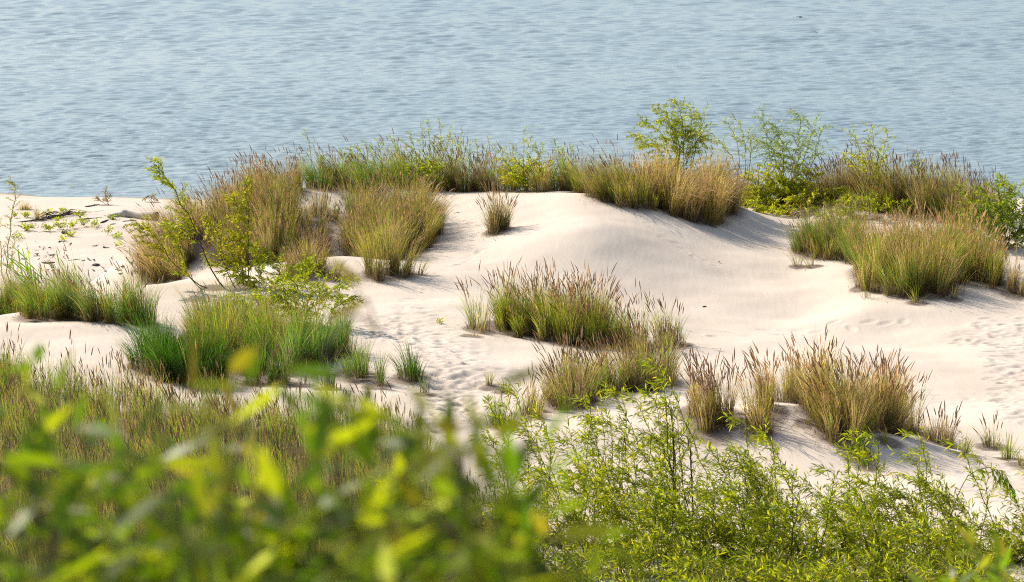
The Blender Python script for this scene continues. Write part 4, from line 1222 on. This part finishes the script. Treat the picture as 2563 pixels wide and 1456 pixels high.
lump('stone', 'small dark stone alone on the smooth sand of the bowl', 1762, 771, .028, (.06, .05, .045), 'stone')
lump('stone', 'dark pebble on the sand slope above the bowl', 1800, 657, .015, (.07, .055, .05), 'stone')
lump('stone', 'round dark stone near the driest middle of the lower beach', 240, 666, .07, (.055, .048, .045), 'stone')
lump('stone', 'small dark stone at the upper left of the lower beach', 40, 623, .035, (.05, .045, .04), 'stone')
lump('stone', 'dark stone under the creepers in the middle of the beach', 163, 586, .06, (.05, .045, .04), 'stone')


# creeping beach plants with broad small leaves
def creeper(label, u, v, w, hgt, n_, pal='lime', group='creeping plants on the beach', lsz=.75):
    g = ground(u, v)
    root = empty('creeping_plant', g)
    tag(root, label, 'beach plant', group)
    wx = w * g[1] / FPX
    rn, lv = Bag(), Bag()
    for k in range(max(3, n_ // 9)):
        a = rng.uniform(0, 2 * np.pi)
        q = np.array([[0, 0, .02], [math.cos(a) * wx * .5, math.sin(a) * .35 * lsz ** 2, hgt * .6], [math.cos(a) * wx, math.sin(a) * .7 * lsz ** 2, hgt * rng.uniform(.2, .8)]]) * rng.uniform(.5, 1)
        q[:, 2] += height(q[:, 0] + g[0], q[:, 1] + g[1]) - g[2] + .01
        tube(rn, spline(q, 6), np.linspace(.007, .003, 6), (.14, .11, .06), 4)
        qq = spline(q, 14)
        m = 12
        B = qq[rng.integers(1, 14, m)] + rng.normal(0, .04 * lsz, (m, 3)) + np.array([0, 0, .03])
        leaves(lv, B, rng.normal(0, 1, (m, 3)) + np.array([0, 0, .3]), rng.uniform(.05, .09, m) * lsz, rng.uniform(.035, .06, m) * lsz, leaf_cols(pal, m))
    link('runner', rn.mesh('runner', M_BARK), root)
    link('leaves', lv.mesh('leaves', M_LEAF), root)


CR = [('leftmost low creeper patch by the sapling', 36, 546, 14, .14, 40), ('wide creeper patch left of the branch heap', 62, 545, 22, .16, 70),
      ('creeper growing up through the left end of the branch heap', 120, 540, 16, .2, 60), ('creeper on top of the branch heap', 160, 535, 16, .2, 60),
      ('creeper patch just below the branch heap', 143, 556, 16, .16, 50), ('tall creeper patch right of the branch heap', 200, 548, 16, .24, 80),
      ('creeper trailing down below the tall patch', 208, 566, 18, .2, 70), ('creeper patch in front of the driftwood log', 284, 553, 24, .16, 80),
      ('creeper patch in front of the dark end of the log', 368, 552, 20, .2, 60), ('largest creeper patch at the left of the lower band', 66, 580, 30, .26, 130),
      ('creeper patch in the lower band right of the largest', 122, 578, 26, .2, 90), ('middle creeper patch of the lower band', 152, 573, 24, .2, 90),
      ('thin creeper patch of the lower band below the tall patch', 182, 569, 20, .16, 60), ('creeper patch at the right of the lower band', 238, 567, 20, .18, 60),
      ('lone creeper below the band, left of the bleached stalk', 178, 593, 22, .16, 60), ('yellowing creeper at the lowest end of the band', 156, 602, 14, .1, 36),
      ('upright creeper right of the bleached stalk', 270, 588, 14, .26, 50), ('creeper patch by the dark twig mat below the log', 292, 597, 22, .14, 60),
      ('small creeper under the sapling at the left edge', 45, 598, 16, .16, 40), ('small yellow plant on the lower beach right of the middle', 296, 618, 12, .16, 24)]
for c in CR:
    creeper('green ' + c[0] if 'yellow' not in c[0] else c[0], c[1], c[2], c[3], c[4], c[5], 'yellow' if 'yellow' in c[0] else 'lime')
creeper('tiny green seedling alone on the sand left of the lime tussock', 1100, 813, 5, .03, 10, 'lime', None, .5)

# dry weeds by the water
BRW = [((.17, .13, .10), 2), ((.25, .19, .145), 1)]
LPAL['dry'] = BRW
willow('dry brown seedy weed standing by the shore', (264, 514), [dict(p=[(263, 495), (266, 468)], b=264), dict(p=[(250, 500), (244, 492)], b=264), dict(p=[(270, 500), (276, 486)], b=264)],
       name='dry_weed', cat='weed', group='dry weeds on the beach', pal='dry', tw=12, tlen=.22, ll=.045, lw=.018, r0=.008, bare=.25, bark='brown', wind=(0, 0, 0))
willow('arched dry weed flat on the shore near the dune', (382, 506), [dict(p=[(372, 492), (358, 498)], b=390), dict(p=[(380, 490), (392, 500)], b=372)],
       name='dry_weed', cat='weed', group='dry weeds on the beach', pal='dry', tw=8, tlen=.2, ll=.05, lw=.02, r0=.006, bare=.3, bark='brown', wind=(0, 0, 0))
willow('tiny green sapling at the water edge', (180, 489), [dict(p=[(178, 478), (172, 470)], b=182), dict(p=[(182, 478), (184, 470)], b=182)],
       name='willow_sapling', cat='sapling', pal='olive', tw=6, tlen=.2, ll=.08, lw=.02, r0=.005, bare=.2)


# broad bladed reeds at the left edge
def reeds(label, u, v, tops, group='reeds at the left edge'):
    g = ground(u, v)
    root = empty('reed_clump', g)
    tag(root, label, 'reed', group)
    for (tu, tv) in tops:
        dd = g[1] + rng.uniform(-.3, .3)
        b0 = np.array([g[0] + rng.uniform(-.25, .25), dd, 0])
        b0[2] = float(height([b0[0]], [dd])[0]) - .02
        top = pt(tu, tv, dd)
        Q = spline([b0, (b0 + top) / 2 + np.array([.06, 0, .04]), top], 9)
        st, lv = Bag(), Bag()
        tube(st, Q, np.linspace(.006, .002, 9), (.16, .17, .06), 5)
        so = link('stem', st.mesh('stem', M_GRASS, g), root)
        m = 7
        f = np.linspace(2, 8, m).astype(int)
        sgn = np.where(np.arange(m) % 2, 1, -1)
        Dv = np.stack([sgn * .35 - .45, rng.normal(0, .2, m), np.full(m, .75)], 1)
        leaves(lv, Q[f], Dv, rng.uniform(.28, .46, m), rng.uniform(.018, .028, m), leaf_cols('green', m) * np.array([.7, .95, .9]), .3)
        link('leaves', lv.mesh('leaves', M_LEAF, g), so)


reeds('dark green broad bladed reeds above the near left ridge grass', 85, 782, [(40, 650), (60, 640), (75, 655), (95, 680), (20, 670), (50, 690), (80, 690), (110, 700), (5, 655)])
reeds('single thin reed sticking up from the ridge grass right of the dark reeds', 160, 792, [(150, 655), (175, 700)])

# the bird over the water
bp_ = pt(2003, 43, 150)
root = empty('bird', bp_)
tag(root, 'tiny dark bird with a pale belly flying low over the water', 'bird')
b = Bag()
xs = np.linspace(-.11, .11, 9)
tube(b, np.stack([xs, 0 * xs, .015 * np.sin(xs * 14)], 1), np.array([.004, .02, .033, .038, .036, .03, .024, .026, .006]), (.05, .04, .035), 8)
body = link('body', b.mesh('body', M_FEATHER), root)
b = Bag()
tube(b, np.stack([xs * .6, 0 * xs - .006, -.012 + 0 * xs], 1), np.array([.004, .02, .028, .031, .031, .027, .02, .012, .004]), (.75, .72, .68), 8)
link('belly', b.mesh('belly', M_FEATHER), root)
for sgn in (-1, 1):
    b = Bag()
    s = np.linspace(0, 1, 6)
    le = np.stack([.05 - .10 * s ** 2, sgn * .19 * s, .05 * np.sin(s * 3)], 1)
    te = np.stack([-.03 - .10 * s ** 1.5, sgn * .19 * s, .05 * np.sin(s * 3)], 1)
    V = np.stack([le, te], 1).reshape(-1, 3)
    i = np.arange(5) * 2
    b.add(V, np.stack([i, i + 1, i + 3, i + 2], 1), None, (.05, .04, .035))
    link('wing', b.mesh('wing', M_FEATHER), root)
root.rotation_euler.z = math.radians(35)

# ------------------------------------------------------------------ sand sheet
ys = np.concatenate([np.arange(-60, -6, 3.0), np.arange(-6, 20, .4), np.arange(20, 60, .045), np.arange(60, 100.01, .12)])
tw_ = np.concatenate([-np.geomspace(1.6, .17, 36)[:-1], np.linspace(-.168, .168, 660), np.geomspace(.17, 1.6, 36)[1:]])
Yg, Tg = np.meshgrid(ys, tw_, indexing='ij')
Wg = np.maximum(Yg, 0) + 12 + np.maximum(-Yg, 0) * .5
Xg = Tg * Wg
Zg = height(Xg, Yg)
und = np.zeros_like(Zg)
for k in range(22):
    lam = rng.uniform(.5, 3.2)
    a = rng.uniform(0, np.pi)
    und += .0035 * lam * np.sin((Xg * np.cos(a) + Yg * np.sin(a)) * 2 * np.pi / lam + rng.uniform(0, 6.28))
Zg += und * .75 * np.clip((84 - Yg) / 8, .15, 1)

prints = []


def fp(u, v, depth, size=1.0):
    prints.append((u, v, depth, size))


def scatter(poly, cnt, depth, size=(.8, 1.3)):
    us, vs = [p[0] for p in poly], [p[1] for p in poly]
    c_ = 0
    while c_ < cnt:
        u, v = rng.uniform(min(us), max(us)), rng.uniform(min(vs), max(vs))
        ins = False
        for i in range(len(poly)):
            (x1, y1), (x2, y2) = poly[i], poly[i - 1]
            if (y1 > v) != (y2 > v) and u < (x2 - x1) * (v - y1) / (y2 - y1) + x1:
                ins = not ins
        if ins:
            fp(u, v, depth * rng.uniform(.5, 1.2), rng.uniform(*size))
            c_ += 1


scatter([(900, 810), (980, 790), (1100, 840), (1190, 900), (1210, 960), (1180, 1050), (1090, 1085), (1050, 1060), (1090, 980), (1060, 900), (980, 860)], 420, .024)
scatter([(960, 760), (1060, 770), (1150, 830), (1250, 900), (1320, 930), (1280, 960), (1180, 900), (1000, 800)], 120, .012)
scatter([(2440, 800), (2540, 770), (2600, 800), (2600, 1060), (2520, 1060), (2470, 960), (2480, 880)], 190, .024)
scatter([(2370, 850), (2440, 830), (2480, 860), (2460, 870), (2390, 865)], 34, .018)
scatter([(1880, 860), (2400, 960), (2480, 1020), (2420, 1030), (2100, 930)], 26, .009)
scatter([(2380, 1150), (2600, 1150), (2600, 1290), (2440, 1250)], 60, .018)
for i in range(26):
    t = i / 25
    fp(995 + 210 * t + (i % 2) * 10, 772 - 150 * t ** .8 + rng.normal(0, 3), .016, .9)
for i in range(13):
    t = i / 12
    fp(1740 + 520 * t, 832 - 30 * t + (i % 2) * 14 + rng.normal(0, 4), .02, 1.1)
for i in range(9):
    fp(900 + i * 26 + rng.normal(0, 5), 800 - i * 2 + rng.normal(0, 6), .012, 1)
for i in range(16):
    t = i / 15
    fp(1620 + 170 * t, 560 + 110 * t + rng.normal(0, 4), .010, .8)
for (u, v, dp, sz) in prints:
    g = ground(u, v)
    sz *= .8
    a = rng.normal(0, .7)
    i0, i1 = np.searchsorted(ys, g[1] - .35), np.searchsorted(ys, g[1] + .35)
    w = g[1] + 12
    j0, j1 = np.searchsorted(tw_, (g[0] - .4) / w), np.searchsorted(tw_, (g[0] + .4) / w)
    dx, dy = Xg[i0:i1, j0:j1] - g[0], Yg[i0:i1, j0:j1] - g[1]
    lx, ly = dx * math.cos(a) + dy * math.sin(a), -dx * math.sin(a) + dy * math.cos(a)
    q = (lx / (.15 * sz)) ** 2 + (ly / (.075 * sz)) ** 2
    dp *= .75
    Zg[i0:i1, j0:j1] += -dp * np.exp(-q ** 2.2) + dp * .45 * np.exp(-((np.sqrt(q) - 1.5) / .4) ** 2) * (.5 + .5 * np.sin(a * 3 + lx * 9))
lit = np.zeros_like(Zg)
for (x, y, rx, ry) in LITTER:
    i0, i1 = np.searchsorted(ys, y - ry * 1.6 - .1), np.searchsorted(ys, y + ry * 1.6 + .1)
    dx, dy = (Xg[i0:i1] - x) / (rx + .03), (Yg[i0:i1] - y) / (ry + .03)
    q = dx * dx + dy * dy
    lit[i0:i1] = np.maximum(lit[i0:i1], np.clip(1.35 - q, 0, 1) * .62)
lit = np.maximum(lit, np.clip((25 - Yg) / 2.5, 0, .8))
wet = np.clip((Yg - 85.2) / 1.4, 0, 1)
nr, nc = Zg.shape
I = (np.arange(nr - 1)[:, None] * nc + np.arange(nc - 1)[None]).ravel()
Q = np.stack([I, I + 1, I + 1 + nc, I + nc], 1)
sm = mesh_from('sand', np.stack([Xg, Yg, Zg], -1), Q, None, np.stack([lit, wet, 0 * wet], -1), sand_mat())
tag(link('sand', sm), 'pale dry dune sand with footprints and wind ripples', 'ground', None, 'structure')

# ------------------------------------------------------------------ water
yw = np.concatenate([np.arange(82, 112, .058), np.arange(112, 196, .1), np.geomspace(196, 9000, 60)])
tw2 = np.concatenate([-np.geomspace(3, .2, 24)[:-1], np.linspace(-.199, .199, 860), np.geomspace(.2, 3, 24)[1:]])
Yw, Tw = np.meshgrid(yw, tw2, indexing='ij')
Xw = Tw * Yw
Zw = np.zeros_like(Xw)
for k in range(110):
    lam = float(np.exp(rng.uniform(math.log(.27), math.log(1.9))))
    th = rng.normal(math.radians(-82), math.radians(19))
    amp = .0110 * lam ** .85 * rng.uniform(.6, 1.4)
    if lam > 1.3:
        amp *= .72
    ph = (Xw * math.cos(th) + Yw * math.sin(th)) * 2 * math.pi / lam + rng.uniform(0, 6.28)
    gate = .5 + .5 * np.sin(Xw * rng.uniform(1.2, 3.4) / lam ** .5 + Yw * rng.uniform(-.4, .4) + rng.uniform(0, 6.28))
    far = 1 if lam < .75 else np.clip((Yw - 92) / 60, .22, .85)
    Zw += amp * far * gate * np.clip((78 + 105 * lam - Yw) / 30, 0, 1) * (np.sin(ph) + .22 * np.sin(2 * ph + .6))
Zw *= np.clip((196 - Yw) / 6, 0, 1) * (.92 + .16 * np.sin(Xw * .21 + Yw * .13 + 1) * np.sin(Yw * .17 - Xw * .06)) * np.clip((Yw - 82) / 8, .45, 1) * np.where(np.abs(Tw) < .2, 1, 0)
nr, nc = Zw.shape
I = (np.arange(nr - 1)[:, None] * nc + np.arange(nc - 1)[None]).ravel()
wm = mesh_from('water', np.stack([Xw, Yw, Zw], -1), np.stack([I, I + 1, I + 1 + nc, I + nc], 1), None, None, water_mat())
tag(link('water', wm), 'rippled pale blue lagoon water', 'water', None, 'structure')

# ------------------------------------------------------------------ light, sky, camera
SUN_EL = math.radians(38)
SUN_AZ = math.radians(-48)          # measured from +Y towards +X
sdir = Vector((math.sin(SUN_AZ) * math.cos(SUN_EL), math.cos(SUN_AZ) * math.cos(SUN_EL), math.sin(SUN_EL)))
sl = bpy.data.lights.new('sun', 'SUN')
sl.energy = 5.0
sl.angle = math.radians(.6)
sl.color = (1.0, .93, .83)
so = bpy.data.objects.new('sun', sl)
col.objects.link(so)
so.rotation_euler = sdir.to_track_quat('Z', 'Y').to_euler()
so.location = (-30, 60, 60)

w = bpy.data.worlds.new('World')
scene.world = w
w.use_nodes = True
nt = w.node_tree
nt.nodes.clear()
sky = nt.nodes.new('ShaderNodeTexSky')
sky.sky_type = 'NISHITA'
sky.sun_disc = False
sky.sun_elevation = SUN_EL
sky.sun_rotation = SUN_AZ
sky.air_density = 1.2
sky.dust_density = 2.0
sky.ozone_density = 1.6
bg = nt.nodes.new('ShaderNodeBackground')
bg.inputs['Strength'].default_value = .145
ow = nt.nodes.new('ShaderNodeOutputWorld')
nt.links.new(sky.outputs[0], bg.inputs['Color'])
nt.links.new(bg.outputs[0], ow.inputs['Surface'])

cd = bpy.data.cameras.new('camera')
cam = bpy.data.objects.new('camera', cd)
col.objects.link(cam)
cam.location = CAM
cam.rotation_euler = (math.pi / 2 - PITCH, 0, 0)
cd.sensor_width = 36
cd.lens = FPX / PW * 36
cd.clip_start = .3
cd.clip_end = 20000
cd.dof.use_dof = True
cd.dof.focus_distance = 42
cd.dof.aperture_fstop = 6.3
scene.camera = cam

scene.render.engine = 'CYCLES'
scene.cycles.use_denoising = False
scene.cycles.max_bounces = 7
scene.cycles.diffuse_bounces = 4
scene.cycles.transmission_bounces = 5
scene.cycles.glossy_bounces = 2
scene.cycles.sample_clamp_indirect = 3
scene.cycles.sample_clamp_direct = 12
scene.cycles.pixel_filter_type = 'BLACKMAN_HARRIS'
scene.cycles.filter_width = 1.05
scene.view_settings.view_transform = 'Standard'
scene.view_settings.look = 'None'
scene.view_settings.exposure = 0
scene.view_settings.gamma = 1
